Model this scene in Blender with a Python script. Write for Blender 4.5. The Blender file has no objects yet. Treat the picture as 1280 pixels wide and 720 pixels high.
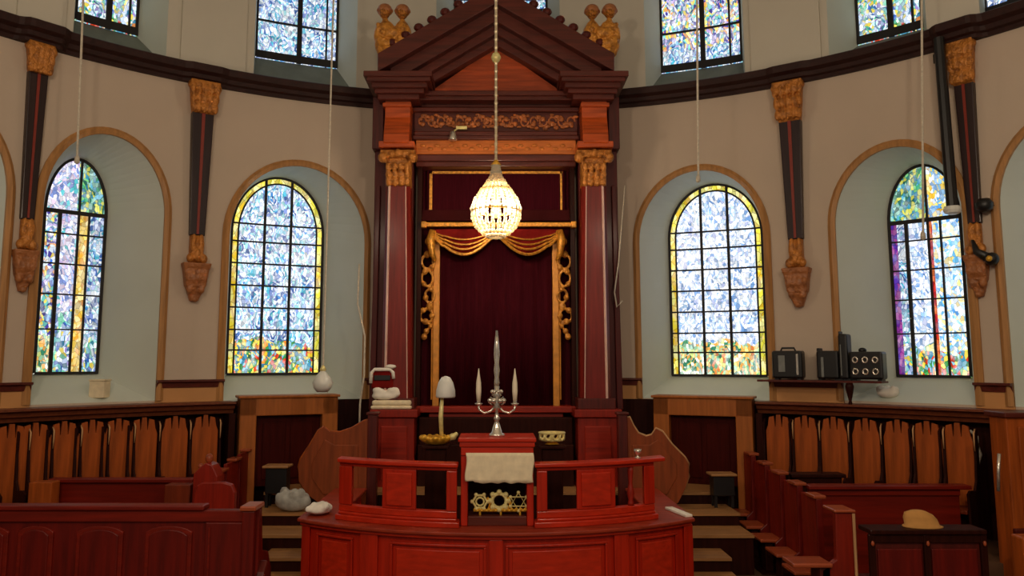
import bpy, bmesh, math, random
import random as _r
from mathutils import Vector, Matrix
random.seed(7)
SC = bpy.context.scene
COL = SC.collection
# ------------------------------------------------------------------ camera
ZC = 2.8
F, PX, PY, TP = 1000.0, 620.0, 330.0, 0.12
_p = math.atan(TP); CP, SP = math.cos(_p), math.sin(_p)
cam = bpy.data.objects.new('camera', bpy.data.cameras.new('camera')); COL.objects.link(cam)
cam.location = (0, 0, ZC); cam.rotation_euler = (math.pi/2 + _p, 0, 0)
cam.data.sensor_width = 36; cam.data.lens = 36*F/1280
cam.data.shift_x = (640-PX)/1280; cam.data.shift_y = (PY-360)/1280
cam.data.clip_start = 0.05
SC.camera = cam
SC.view_settings.view_transform = 'Standard'; SC.view_settings.look = 'None'
SC.view_settings.gamma = 1; SC.view_settings.use_curve_mapping = False
SC.view_settings.exposure = 0.0

def ray(px, py):
    a, b = (px-PX)/F, (PY-py)/F
    return Vector((a, CP - b*SP, SP + b*CP))
def W(px, py, Y):
    "point of the place at depth Y seen at a pixel of the photograph"
    d = ray(px, py); t = Y/d.y
    return Vector((d.x*t, Y, ZC + d.z*t))
# the apse wall: a cylinder of radius R about (0, YA)
R, YA = 8.4, 5.6
def cyl(px, py, r=R):
    d = ray(px, py)
    a = d.x*d.x + d.y*d.y; b = -2*d.y*YA; c = YA*YA - r*r
    t = (-b + math.sqrt(b*b-4*a*c))/(2*a)
    x, y, z = d.x*t, d.y*t, ZC + d.z*t
    return math.atan2(x, y-YA), z
def C(th, z, r=R):
    return Vector((r*math.sin(th), YA + r*math.cos(th), z))

# ------------------------------------------------------------------ materials
def lin(c):
    return tuple(((v/255)/12.92 if v/255 <= .04045 else ((v/255+.055)/1.055)**2.4) for v in c) + (1,)
def newmat(name):
    m = bpy.data.materials.new(name); m.use_nodes = True
    nt = m.node_tree; nt.nodes.clear()
    o = nt.nodes.new('ShaderNodeOutputMaterial'); b = nt.nodes.new('ShaderNodeBsdfPrincipled')
    nt.links.new(b.outputs[0], o.inputs[0])
    return m, nt, b
def nd(nt, t, **k):
    n = nt.nodes.new(t)
    for a, v in k.items(): setattr(n, a, v)
    return n
def plain(name, rgb, rough=.5, metal=0, var=.12, scale=6, bump=0, coat=0, stretch=None):
    "a colour with a soft natural variation, optional surface relief"
    m, nt, b = newmat(name)
    tc = nd(nt, 'ShaderNodeTexCoord'); mp = nd(nt, 'ShaderNodeMapping')
    if stretch: mp.inputs['Scale'].default_value = stretch
    nz = nd(nt, 'ShaderNodeTexNoise'); nz.inputs['Scale'].default_value = scale; nz.inputs['Detail'].default_value = 5
    nt.links.new(tc.outputs['Object'], mp.inputs[0]); nt.links.new(mp.outputs[0], nz.inputs['Vector'])
    cr = nd(nt, 'ShaderNodeValToRGB')
    c = lin(rgb)
    cr.color_ramp.elements[0].position = .3; cr.color_ramp.elements[1].position = .7
    cr.color_ramp.elements[0].color = tuple(v*(1-var) for v in c[:3])+(1,)
    cr.color_ramp.elements[1].color = tuple(min(1, v*(1+var)) for v in c[:3])+(1,)
    nt.links.new(nz.outputs['Fac'], cr.inputs[0]); nt.links.new(cr.outputs[0], b.inputs['Base Color'])
    b.inputs['Roughness'].default_value = rough; b.inputs['Metallic'].default_value = metal
    if coat:
        b.inputs['Coat Weight'].default_value = coat; b.inputs['Coat Roughness'].default_value = .15
    if bump:
        bp = nd(nt, 'ShaderNodeBump'); bp.inputs['Strength'].default_value = bump; bp.inputs['Distance'].default_value = .01
        nt.links.new(nz.outputs['Fac'], bp.inputs['Height']); nt.links.new(bp.outputs[0], b.inputs['Normal'])
    return m
def wood(name, rgb, rough=.38, var=.35, along='z', coat=.25):
    s = {'z': (9, 9, .7), 'x': (.7, 9, 9), 'y': (9, .7, 9)}[along]
    m = plain(name, rgb, rough, 0, var, 2.2, .08, coat, s)
    m.node_tree.nodes['Principled BSDF'].inputs['Specular IOR Level'].default_value = .28
    return m
M = {}
M['plaster'] = plain('warm plaster', (198, 180, 162), .9, 0, .03, 1.2)
M['plaster_up'] = plain('grey cream plaster', (202, 196, 182), .9, 0, .03, 1.2)
M['reveal'] = plain('wall paint in window light', (206, 212, 202), .85, 0, .03, 1.5)  # same cream wall paint, paler and greener to carry the window light
M['ochre'] = wood('ochre varnished wood', (164, 92, 36), .5, .2, 'z', .1)
M['arch'] = wood('ochre painted arch moulding', (178, 128, 76), .55, .2, 'z', .05)
M['dado'] = plain('ochre painted dado', (200, 142, 84), .6, 0, .08, 2)
M['mahogany'] = wood('red mahogany', (138, 30, 14), .42, .3, 'z', .1)
M['mahogany_x'] = wood('red mahogany, grain across', (146, 34, 16), .42, .3, 'x', .1)
M['mahogany_dark'] = wood('dark mahogany', (82, 24, 18), .42, .35, 'z', .12)
M['mahogany_dark_x'] = wood('dark mahogany, grain across', (88, 34, 24), .42, .35, 'x', .12)
M['bimah'] = wood('polished red wood', (176, 36, 12), .38, .2, 'z', .12)
M['bimah_x'] = wood('polished red wood, grain across', (184, 42, 16), .36, .2, 'x', .12)
M['stall'] = wood('brown stall wood', (160, 76, 24), .45, .3, 'z', .08)
M['stall_red'] = wood('red brown stall wood', (116, 42, 16), .45, .3, 'z', .08)
M['stall_pale'] = wood('pale wood edge and highlight', (196, 150, 104), .5, .2, 'z', .05)  # pale wood, also paints the lit edges of the stall arms
M['pew'] = wood('dark red pew wood', (98, 15, 5), .45, .3, 'z', .08)
M['pew_x'] = wood('dark red pew wood, grain across', (114, 23, 8), .42, .3, 'x', .1)
M['mahogany_red'] = wood('red pew end wood', (124, 28, 12), .45, .25, 'z', .06)
M['deck_wood'] = wood('worn red deck wood', (148, 48, 24), .5, .25, 'x', .05)
M['cap'] = wood('worn pew cap', (156, 72, 40), .35, .25, 'x', .3)
M['canopy'] = wood('brown canopy moulding', (112, 56, 32), .5, .25, 'x', .05)
M['maroon_wood'] = wood('dark maroon wood', (84, 20, 16), .5, .25, 'z', .05)
M['frieze_gold'] = wood('golden orange wood', (196, 106, 40), .42, .3, 'x', .1)
M['door_red'] = wood('dark red door wood', (62, 14, 9), .5, .25, 'z', .04)
M['wing'] = wood('brown board', (134, 62, 25), .5, .25, 'z', .05)
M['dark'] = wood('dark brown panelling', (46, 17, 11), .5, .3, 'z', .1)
M['cornice'] = wood('very dark brown moulding', (46, 20, 16), .6, .3, 'x', .0)
M['black'] = plain('black lacquer', (18, 17, 18), .4, 0, .2, 5)
M['ebony'] = wood('ebonised shaft', (44, 26, 26), .4, .3, 'z', .2)
M['redline'] = plain('red painted stripe', (132, 36, 16), .5)
M['orange'] = wood('orange varnished wood', (178, 74, 26), .35, .4, 'x', .2)
M['tympanum'] = wood('brown varnished wood', (172, 70, 28), .42, .3, 'x', .1)
M['carve'] = plain('carved red brown wood', (172, 96, 46), .45, 0, .5, 22, .8)
M['column_wood'] = wood('maroon column wood', (112, 26, 19), .42, .25, 'z', .05)
M['pale_edge'] = plain('pale edge highlight', (214, 172, 158), .35, 0, .15, 3)  # highlight colour for the bevels of the ark columns
M['gold'] = plain('old gilding', (176, 112, 44), .5, .35, .7, 30, 1.0)
def carved(name, rgb, dark, scale=9, metal=.25):
    "deeply carved gilding: gold on the ridges, shade painted brown into the cuts"
    m, nt, b = newmat(name); L = nt.links.new
    tc = nd(nt, 'ShaderNodeTexCoord'); v = nd(nt, 'ShaderNodeTexVoronoi', feature='SMOOTH_F1'); v.inputs['Scale'].default_value = scale
    nz = nd(nt, 'ShaderNodeTexNoise'); nz.inputs['Scale'].default_value = scale*1.6
    L(tc.outputs['Object'], nz.inputs['Vector'])
    mx = nd(nt, 'ShaderNodeMix', data_type='RGBA'); mx.inputs[0].default_value = .12; L(tc.outputs['Object'], mx.inputs[6]); L(nz.outputs['Color'], mx.inputs[7]); L(mx.outputs[2], v.inputs['Vector'])
    cr = nd(nt, 'ShaderNodeValToRGB'); cr.color_ramp.elements[0].position = .38; cr.color_ramp.elements[1].position = .85
    cr.color_ramp.elements[0].color = lin(rgb); cr.color_ramp.elements[1].color = lin(dark)  # shade in the carved creases is put into the ramp
    L(v.outputs['Distance'], cr.inputs[0]); L(cr.outputs[0], b.inputs['Base Color'])
    bp = nd(nt, 'ShaderNodeBump', invert=True); bp.inputs['Strength'].default_value = .9; bp.inputs['Distance'].default_value = .03
    L(v.outputs['Distance'], bp.inputs['Height']); L(bp.outputs[0], b.inputs['Normal'])
    b.inputs['Roughness'].default_value = .45; b.inputs['Metallic'].default_value = metal
    return m
M['carved_gold'] = carved('carved gilding', (216, 146, 56), (112, 62, 24), 12)
M['carved_cap'] = carved('carved capital gilding', (200, 128, 54), (104, 58, 26), 15)
M['carved_wood'] = carved('carved brown corbel', (172, 108, 62), (110, 64, 36), 11, 0)
M['carve_gold'] = plain('gold brown carving', (196, 112, 40), .45, .1, .3, 14, .3)
M['gilt'] = plain('bright gilding', (206, 140, 46), .4, .4, .45, 24, .5)
M['gilt_paint'] = plain('gold paint', (202, 132, 44), .4, .2, .2, 9)
M['brass'] = plain('polished brass', (232, 176, 56), .3, .4, .2, 20, .3)
M['brass_pale'] = plain('pale brass filigree', (240, 222, 150), .35, .2, .2, 20, .2)
M['corbel'] = plain('carved corbel wood', (158, 100, 58), .6, 0, .4, 18, .7)
M['silver'] = plain('silver', (222, 214, 200), .22, .8, .15, 14, .15)
M['white'] = plain('white enamel', (226, 228, 222), .4, 0, .05, 5)
M['candle'] = plain('ivory wax', (236, 222, 196), .5, 0, .05, 5)
M['linen'] = plain('cream linen', (236, 220, 186), .85, 0, .1, 12, .3)
M['cloth_white'] = plain('white cotton', (236, 230, 218), .85, 0, .08, 10, .3)
M['grey_cloth'] = plain('grey nylon', (168, 168, 162), .7, 0, .3, 9, .4)
M['velvet'] = plain('maroon velvet', (58, 8, 18), .85, 0, .3, 4, 0, 0, (14, 1, .5))
M['dark_maroon'] = plain('dark maroon paint', (58, 14, 15), .75, 0, .15, 3)
M['velvet_red'] = plain('red velvet', (116, 22, 20), .8, 0, .25, 6)
for k_ in ('velvet', 'velvet_red', 'dark_maroon', 'door_red', 'dark'): M[k_].node_tree.nodes['Principled BSDF'].inputs['Specular IOR Level'].default_value = .06
M['hat'] = plain('tan felt', (196, 142, 76), .9, 0, .08, 12)
M['cord'] = plain('pale cord', (206, 196, 178), .6, 0, .15, 30)
M['chain'] = plain('pale brass chain', (224, 206, 170), .35, .5, .2, 40)
M['lead'] = plain('dark leading', (34, 32, 34), .6, .3, .2, 9)
M['slate'] = plain('grey green stone sill', (112, 120, 112), .8, 0, .15, 3)
M['floor'] = plain('brown stone floor', (96, 66, 46), .5, 0, .25, 2.2)
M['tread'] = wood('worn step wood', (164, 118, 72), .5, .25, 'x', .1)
M['grey_plastic'] = plain('grey plastic', (120, 124, 122), .4, 0, .15, 8)

def emit(name, rgb, s):
    m = bpy.data.materials.new(name); m.use_nodes = True; nt = m.node_tree; nt.nodes.clear()
    o = nt.nodes.new('ShaderNodeOutputMaterial'); e = nt.nodes.new('ShaderNodeEmission')
    e.inputs[0].default_value = lin(rgb); e.inputs[1].default_value = s
    nt.links.new(e.outputs[0], o.inputs[0]); return m
M['bulb'] = emit('lit bulb', (255, 236, 200), 55)
def crystal():
    m, nt, b = newmat('cut crystal')
    b.inputs['Base Color'].default_value = lin((252, 240, 214)); b.inputs['Roughness'].default_value = .1
    b.inputs['Transmission Weight'].default_value = .55; b.inputs['IOR'].default_value = 1.45
    b.inputs['Specular IOR Level'].default_value = .8
    return m
M['crystal'] = crystal()

def stained(name, seed, pal, low, strength=1.0, hlow=.55, sc=17.0, pale=.32):
    "daylight behind leaded glass: small coloured pieces, paler in patches, a richer band at the foot"
    m = bpy.data.materials.new(name); m.use_nodes = True; nt = m.node_tree; nt.nodes.clear(); L = nt.links.new
    out = nd(nt, 'ShaderNodeOutputMaterial'); em = nd(nt, 'ShaderNodeEmission'); gl = nd(nt, 'ShaderNodeBsdfGlossy'); ad = nd(nt, 'ShaderNodeAddShader')
    gl.inputs['Color'].default_value = (.03, .03, .03, 1); gl.inputs['Roughness'].default_value = .2
    uv = nd(nt, 'ShaderNodeUVMap'); uv.uv_map = 'UVMap'
    mp = nd(nt, 'ShaderNodeMapping'); mp.inputs['Location'].default_value = (seed*3.7, seed*1.9, 0)
    mp.inputs['Scale'].default_value = (1.25, .8, 1)
    L(uv.outputs[0], mp.inputs[0])
    def vor(feature, scale):
        v = nd(nt, 'ShaderNodeTexVoronoi', feature=feature, voronoi_dimensions='2D'); v.inputs['Scale'].default_value = scale
        L(mp.outputs[0], v.inputs['Vector']); return v
    v = vor('F1', sc); ve = vor('DISTANCE_TO_EDGE', sc)
    sep = nd(nt, 'ShaderNodeSeparateColor'); L(v.outputs['Color'], sep.inputs[0])
    nz = nd(nt, 'ShaderNodeTexNoise', noise_dimensions='2D'); nz.inputs['Scale'].default_value = 2.3; nz.inputs['Detail'].default_value = 2
    L(mp.outputs[0], nz.inputs['Vector'])
    # palette index drifts with the large noise so that neighbouring pieces tend to share a colour
    a = nd(nt, 'ShaderNodeMath', operation='MULTIPLY_ADD'); L(nz.outputs['Fac'], a.inputs[0]); a.inputs[1].default_value = 1.5; a.inputs[2].default_value = -.5
    a2 = nd(nt, 'ShaderNodeMath', operation='MULTIPLY_ADD'); L(sep.outputs[0], a2.inputs[0]); a2.inputs[1].default_value = .62; L(a.outputs[0], a2.inputs[2])
    fr = nd(nt, 'ShaderNodeMath', operation='FRACT'); L(a2.outputs[0], fr.inputs[0])
    def ramp(cols):
        r = nd(nt, 'ShaderNodeValToRGB'); r.color_ramp.interpolation = 'CONSTANT'
        el = r.color_ramp.elements
        while len(el) < len(cols): el.new(.5)
        for i, c in enumerate(cols): el[i].position = i/len(cols); el[i].color = lin(c)
        L(fr.outputs[0], r.inputs[0]); return r
    r1, r2 = ramp(pal), ramp(low)
    sx = nd(nt, 'ShaderNodeSeparateXYZ'); L(uv.outputs[0], sx.inputs[0])
    w = nd(nt, 'ShaderNodeMath', operation='MULTIPLY_ADD'); L(nz.outputs['Fac'], w.inputs[0]); w.inputs[1].default_value = .5; L(sx.outputs[1], w.inputs[2])
    lt = nd(nt, 'ShaderNodeMath', operation='LESS_THAN'); L(w.outputs[0], lt.inputs[0]); lt.inputs[1].default_value = hlow+.25
    mx = nd(nt, 'ShaderNodeMix', data_type='RGBA'); L(lt.outputs[0], mx.inputs[0]); L(r1.outputs[0], mx.inputs[6]); L(r2.outputs[0], mx.inputs[7])
    n2 = nd(nt, 'ShaderNodeTexNoise', noise_dimensions='2D'); n2.inputs['Scale'].default_value = 5.5; n2.inputs['Detail'].default_value = 3
    L(mp.outputs[0], n2.inputs['Vector'])
    wr = nd(nt, 'ShaderNodeMapRange'); wr.inputs[1].default_value = .42; wr.inputs[2].default_value = .66; wr.inputs[3].default_value = 0; wr.inputs[4].default_value = pale
    L(n2.outputs['Fac'], wr.inputs[0])
    m2 = nd(nt, 'ShaderNodeMix', data_type='RGBA'); L(wr.outputs[0], m2.inputs[0]); L(mx.outputs[2], m2.inputs[6]); m2.inputs[7].default_value = (.92, .95, 1, 1)
    mx = m2
    # each piece a little lighter or darker
    br = nd(nt, 'ShaderNodeMath', operation='MULTIPLY_ADD'); L(sep.outputs[1], br.inputs[0]); br.inputs[1].default_value = .7; br.inputs[2].default_value = .65
    ed = nd(nt, 'ShaderNodeMath', operation='GREATER_THAN'); L(ve.outputs['Distance'], ed.inputs[0]); ed.inputs[1].default_value = .035
    e2 = nd(nt, 'ShaderNodeMath', operation='MULTIPLY_ADD'); L(ed.outputs[0], e2.inputs[0]); e2.inputs[1].default_value = .62; e2.inputs[2].default_value = .38
    st = nd(nt, 'ShaderNodeMath', operation='MULTIPLY'); L(br.outputs[0], st.inputs[0]); L(e2.outputs[0], st.inputs[1])
    s2 = nd(nt, 'ShaderNodeMath', operation='MULTIPLY'); L(st.outputs[0], s2.inputs[0]); s2.inputs[1].default_value = strength
    L(mx.outputs[2], em.inputs[0]); L(s2.outputs[0], em.inputs[1])
    L(em.outputs[0], ad.inputs[0]); L(gl.outputs[0], ad.inputs[1]); L(ad.outputs[0], out.inputs[0])
    return m
P_BLUE = [(236, 244, 250), (130, 200, 230), (56, 126, 190), (222, 232, 246), (70, 170, 196), (196, 206, 236), (60, 96, 160), (240, 246, 250), (150, 214, 220), (120, 140, 200), (230, 240, 244), (176, 190, 200)]
P_PALE = [(240, 246, 252), (196, 216, 244), (130, 170, 224), (246, 248, 252), (214, 224, 246), (150, 180, 210), (238, 244, 250), (180, 190, 230), (100, 140, 190), (248, 250, 252), (220, 226, 230)]
P_TEAL = [(200, 236, 240), (60, 150, 170), (120, 200, 200), (40, 90, 170), (226, 240, 244), (90, 190, 150), (230, 206, 80), (180, 200, 240), (50, 110, 140), (236, 244, 246), (140, 120, 190)]
P_MULTI = [(226, 236, 250), (60, 110, 200), (130, 190, 230), (240, 246, 250), (190, 170, 226), (30, 90, 150), (110, 200, 190), (250, 220, 90), (216, 226, 246), (70, 60, 150), (236, 160, 90), (226, 240, 244)]
L_WARM = [(246, 206, 50), (240, 140, 30), (60, 130, 160), (250, 226, 90), (60, 140, 70), (130, 190, 210), (200, 60, 30), (30, 90, 60)]
L_GREEN = [(90, 170, 120), (200, 220, 120), (236, 240, 220), (50, 120, 90), (236, 170, 80), (150, 200, 160), (240, 226, 130), (210, 120, 60)]
P_YELL = [(246, 224, 60), (232, 190, 30), (250, 240, 120), (214, 206, 60), (240, 214, 80)]
P_GREENB = [(40, 130, 90), (90, 180, 110), (210, 206, 60), (50, 110, 150), (30, 90, 80)]
M['g1'] = stained('stained glass teal and violet', 1, P_MULTI, L_GREEN, 1.12)
M['g2'] = stained('stained glass blue and white', 2, P_BLUE, L_WARM, 1.32)
M['g3'] = stained('stained glass pale blue', 3, P_PALE, L_GREEN, 1.4)
M['g4'] = stained('stained glass bright blue', 4, P_MULTI, L_WARM, 1.3)
M['gu1'] = stained('stained glass turquoise', 5, P_TEAL, L_WARM, 1.15, .2)
M['gu2'] = stained('stained glass sky blue', 6, P_BLUE, P_BLUE, 1.2, 0)
M['gu3'] = stained('stained glass red and blue', 7, P_MULTI, P_BLUE, 1.2, .4)
M['b_yellow'] = stained('yellow glass border', 8, P_YELL, P_YELL, 1.1, 0, 9, .25)
M['b_green'] = stained('green glass border', 9, P_GREENB, P_YELL, .8, .3, 9, .25)
M['b_blue'] = stained('blue glass border', 10, P_BLUE, P_TEAL, .9, .3, 9, .25)

P_GOLD = [(246, 190, 60), (250, 214, 110), (236, 170, 50), (252, 226, 150), (240, 200, 80), (226, 150, 60)]
P_LILAC = [(226, 214, 240), (196, 176, 226), (240, 236, 250), (170, 190, 236), (214, 190, 216), (236, 230, 246), (120, 140, 200), (246, 240, 250), (90, 190, 200)]
P_PURP = [(140, 50, 150), (110, 40, 160), (170, 70, 160), (90, 50, 170)]
P_SKY = [(150, 206, 246), (226, 240, 252), (90, 160, 230), (244, 248, 252), (190, 220, 246), (250, 226, 140), (110, 190, 236), (240, 246, 252)]
M['s_gold'] = stained('amber glass strip', 11, P_GOLD, P_GOLD, 1.0, .3, 14, .2)
M['s_lilac'] = stained('lilac glass light', 12, P_LILAC, P_TEAL, 1.15, .9)
M['s_blue'] = stained('blue glass light', 13, P_BLUE, P_TEAL, 1.0, .5)
M['s_purple'] = stained('purple glass strip', 14, P_PURP, P_PURP, .8, .3, 14, .2)
M['s_red'] = stained('red glass strip', 15, [(220, 60, 40), (200, 40, 50), (240, 120, 60)], [(220, 60, 40), (236, 150, 60)], .9, .3, 14, .2)
M['t_green'] = stained('green arch glass', 18, [(60, 170, 120), (120, 200, 120), (50, 140, 170), (220, 220, 90), (40, 110, 90), (150, 210, 190), (90, 180, 210)], P_TEAL, 1.0, 0)
M['t_amber'] = stained('amber and blue arch glass', 19, [(250, 210, 70), (110, 190, 240), (250, 230, 120), (90, 160, 220), (230, 240, 250), (246, 190, 60)], P_TEAL, 1.15, 0)
M['s_sky'] = stained('sky glass light', 16, P_SKY, L_WARM, 1.35, .4)
M['s_white'] = stained('pale glass light', 17, P_PALE, L_WARM, 1.45, .5)
# ------------------------------------------------------------------ mesh helpers
class MB:
    def __init__(s): s.v = []; s.f = []; s.uv = {}
    def add(s, vs, fs):
        n = len(s.v); s.v += [Vector(p) for p in vs]; s.f += [tuple(i+n for i in f) for f in fs]; return s
    def box(s, x0, x1, y0, y1, z0, z1):
        if x0 > x1: x0, x1 = x1, x0
        return s.add([(x0,y0,z0),(x1,y0,z0),(x1,y1,z0),(x0,y1,z0),(x0,y0,z1),(x1,y0,z1),(x1,y1,z1),(x0,y1,z1)],
                     [(0,3,2,1),(4,5,6,7),(0,1,5,4),(1,2,6,5),(2,3,7,6),(3,0,4,7)])
    def pbox(s, x0, y0, x1, y1, Y, dep):
        "box whose front rectangle is read from the photograph at depth Y"
        a = W(x0, y0, Y); b = W(x1, y1, Y)
        return s.box(a.x, b.x, Y, Y+dep, b.z, a.z)
    def prism(s, pts, axis, a, b):
        n = len(pts)
        def mk(p, t):
            return {'y': (p[0], t, p[1]), 'x': (t, p[0], p[1]), 'z': (p[0], p[1], t)}[axis]
        return s.add([mk(p, a) for p in pts]+[mk(p, b) for p in pts],
                     [tuple(range(n)), tuple(range(2*n-1, n-1, -1))]+[(i, (i+1) % n, n+(i+1) % n, n+i) for i in range(n)])
    def lathe(s, prof, c=(0,0,0), seg=24, sx=1, sy=1):
        vs = []; fs = []; k = len(prof)
        for i in range(seg):
            t = 2*math.pi*i/seg
            for r, z in prof: vs.append((c[0]+sx*r*math.cos(t), c[1]+sy*r*math.sin(t), c[2]+z))
        for i in range(seg):
            j = (i+1) % seg
            for q in range(k-1): fs.append((i*k+q, j*k+q, j*k+q+1, i*k+q+1))
        fs.append(tuple(i*k for i in range(seg))[::-1]); fs.append(tuple(i*k+k-1 for i in range(seg)))
        return s.add(vs, fs)
    def tube(s, path, r, seg=8, closed=False):
        path = [Vector(p) for p in path]; n = len(path); vs = []; fs = []
        rr = r if isinstance(r, (list, tuple)) else [r]*n
        up0 = None
        for i, p in enumerate(path):
            a = path[(i-1) % n] if (i > 0 or closed) else p
            b = path[(i+1) % n] if (i < n-1 or closed) else p
            t = (b-a).normalized()
            if up0 is None:
                up0 = Vector((0,0,1)) if abs(t.z) < .9 else Vector((0,1,0))
            u = t.cross(up0)
            if u.length < 1e-5: u = t.cross(Vector((1,0,0)))
            u.normalize(); w = u.cross(t)
            for q in range(seg):
                an = 2*math.pi*q/seg
                vs.append(p + (u*math.cos(an)+w*math.sin(an))*rr[i])
        m = n if closed else n-1
        for i in range(m):
            j = (i+1) % n
            for q in range(seg): fs.append((i*seg+q, i*seg+(q+1) % seg, j*seg+(q+1) % seg, j*seg+q))
        if not closed:
            fs.append(tuple(range(seg))[::-1]); fs.append(tuple((n-1)*seg+q for q in range(seg)))
        return s.add(vs, fs)
    def ball(s, c, r, seg=12, rings=8, rot=None):
        if not isinstance(r, (tuple, list)): r = (r, r, r)
        vs = []; fs = []
        mt = rot.to_matrix() if rot else Matrix.Identity(3)
        c = Vector(c)
        for i in range(1, rings):
            ph = math.pi*i/rings
            for j in range(seg):
                t = 2*math.pi*j/seg
                vs.append(c + mt @ Vector((r[0]*math.sin(ph)*math.cos(t), r[1]*math.sin(ph)*math.sin(t), r[2]*math.cos(ph))))
        top = len(vs); vs.append(c+mt @ Vector((0,0,r[2]))); vs.append(c+mt @ Vector((0,0,-r[2])))
        for i in range(rings-2):
            for j in range(seg): fs.append((i*seg+j, (i+1)*seg+j, (i+1)*seg+(j+1) % seg, i*seg+(j+1) % seg))
        for j in range(seg):
            fs.append((top, j, (j+1) % seg)); b = (rings-2)*seg; fs.append((top+1, b+(j+1) % seg, b+j))
        return s.add(vs, fs)
    def sweep(s, prof, ths, zoff=0, rfun=None):
        "closed profile of (inward offset, z) swept round the apse"
        k = len(prof); vs = []; fs = []
        for th in ths:
            e = rfun(th) if rfun else 0
            for d, z in prof: vs.append(C(th, z+zoff, R-d-(e if d > .005 else 0)))
        for i in range(len(ths)-1):
            for q in range(k): fs.append((i*k+q, i*k+(q+1) % k, (i+1)*k+(q+1) % k, (i+1)*k+q))
        fs.append(tuple(range(k))); fs.append(tuple((len(ths)-1)*k+q for q in range(k))[::-1])
        return s.add(vs, fs)
    def build(s, name, mat, parent=None, bevel=0, smooth=False, remesh=0, origin=None, norm=True):
        me = bpy.data.meshes.new(name)
        lo = Vector((min(p.x for p in s.v), min(p.y for p in s.v), min(p.z for p in s.v)))
        hi = Vector((max(p.x for p in s.v), max(p.y for p in s.v), max(p.z for p in s.v)))
        o0 = Vector(origin) if origin else (Vector(((lo.x+hi.x)/2, (lo.y+hi.y)/2, lo.z)) if parent is None else (lo+hi)/2)
        me.from_pydata([p-o0 for p in s.v], [], s.f)
        if s.uv:
            ul = me.uv_layers.new(name='UVMap')
            for lp in me.loops: ul.data[lp.index].uv = s.uv.get(lp.vertex_index, (0, 0))
        if norm:
            bm = bmesh.new(); bm.from_mesh(me); bmesh.ops.recalc_face_normals(bm, faces=bm.faces); bm.to_mesh(me); bm.free()
        me.materials.append(M[mat] if isinstance(mat, str) else mat)
        if smooth:
            for p in me.polygons: p.use_smooth = True
        ob = bpy.data.objects.new(name, me); COL.objects.link(ob)
        pl = Vector((0,0,0)); q = parent
        while q is not None: pl = pl + q.location; q = q.parent
        ob.location = o0 - pl
        if parent is not None: ob.parent = parent
        if bevel:
            b = ob.modifiers.new('edge', 'BEVEL'); b.width = bevel; b.segments = 2; b.limit_method = 'ANGLE'; b.angle_limit = math.radians(40)
        if remesh:
            r = ob.modifiers.new('skin', 'REMESH'); r.mode = 'VOXEL'; r.voxel_size = remesh; r.use_smooth_shade = True
        return ob
def tag(o, label, cat, group=None):
    o['label'] = label; o['category'] = cat
    if group: o['group'] = group
    return o
def thing(name, loc, label, cat, group=None):
    o = bpy.data.objects.new(name, None); COL.objects.link(o); o.location = loc; o.empty_display_size = .1
    return tag(o, label, cat, group)
def setting(o):
    o['kind'] = 'structure'; return o
def place(name, loc):
    o = bpy.data.objects.new(name, None); COL.objects.link(o); o.location = loc; return setting(o)
def dup(root, loc, rz, label, group=None, sc=None):
    r = root.copy(); COL.objects.link(r); r.location = loc; r.rotation_euler = (0, 0, rz)
    r['label'] = label
    if group: r['group'] = group
    if sc: r.scale = sc
    for ch in list(root.children):
        c = ch.copy(); COL.objects.link(c); c.parent = r
        for g in ch.children:
            d = g.copy(); COL.objects.link(d); d.parent = c
    return r
def linsp(a, b, n): return [a+(b-a)*i/(n-1) for i in range(n)]

# ------------------------------------------------------------------ the apse wall
class Arch:
    def __init__(s, tl, tr, zb, zs, za, r): s.tl, s.tr, s.zb, s.zs, s.za, s.r = tl, tr, zb, zs, za, r; s.tc = (tl+tr)/2; s.hw = (tr-tl)/2
    def top(s, th):
        k = max(-1, min(1, (th-s.tc)/s.hw)); return s.zs+(s.za-s.zs)*math.sqrt(max(0, 1-k*k))
    def loop(s, grow=0, n=26, low=None):
        "points from the foot of the left jamb over the arch to the foot of the right one"
        g = grow/s.r; zb = s.zb if low is None else low
        pts = [(s.tl-g, zb), (s.tl-g, (zb+s.zs)/2), (s.tl-g, s.zs)]
        for i in range(1, n): a = math.pi*(1-i/n); pts.append((s.tc+(s.hw+g)*math.cos(a), s.zs+(s.za-s.zs+grow)*math.sin(a)))
        return pts+[(s.tr+g, s.zs), (s.tr+g, (zb+s.zs)/2), (s.tr+g, zb)]
def from_px(L, Rr, ymid, ytop, xtop, yspr, ybot, r, tilt=False):
    tl = cyl(L, ymid, r)[0]; tr = cyl(Rr, ymid, r)[0]
    xm = (L+Rr)/2
    return Arch(tl, tr, cyl(xm, ybot, r)[1], cyl(xm, yspr, r)[1], cyl(xtop, ytop, r)[1], r)
TD = .75
LOW = []   # (front, glass, glass material, border material, kind)
LOW.append((from_px(48, 202, 330, 166, 122, 262, 503, R), from_px(50, 129, 330, 198, 92, 266, 467, R+TD), 'g1', None, 'tall'))
LOW.append((from_px(285, 455, 330, 208, 373, 300, 500, R), from_px(287, 403, 330, 222, 345, 292, 468, R+TD), 'g2', 'b_yellow', 'grid'))
LOW.append((from_px(800, 956, 330, 213, 878, 300, 499, R), from_px(837, 955, 330, 230, 897, 296, 470, R+TD), 'g3', 'b_yellow', 'grid'))
LOW.append((from_px(1047, 1209, 330, 184, 1120, 275, 503, R), from_px(1114, 1206, 330, 205, 1160, 275, 471, R+TD), 'g4', None, 'tall'))
a4 = LOW[3][0]
sp = 2*LOW[3][0].hw
f5 = Arch(cyl(1256, 330)[0], cyl(1256, 330)[0]+sp, a4.zb, a4.zs, a4.za, R)
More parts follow.
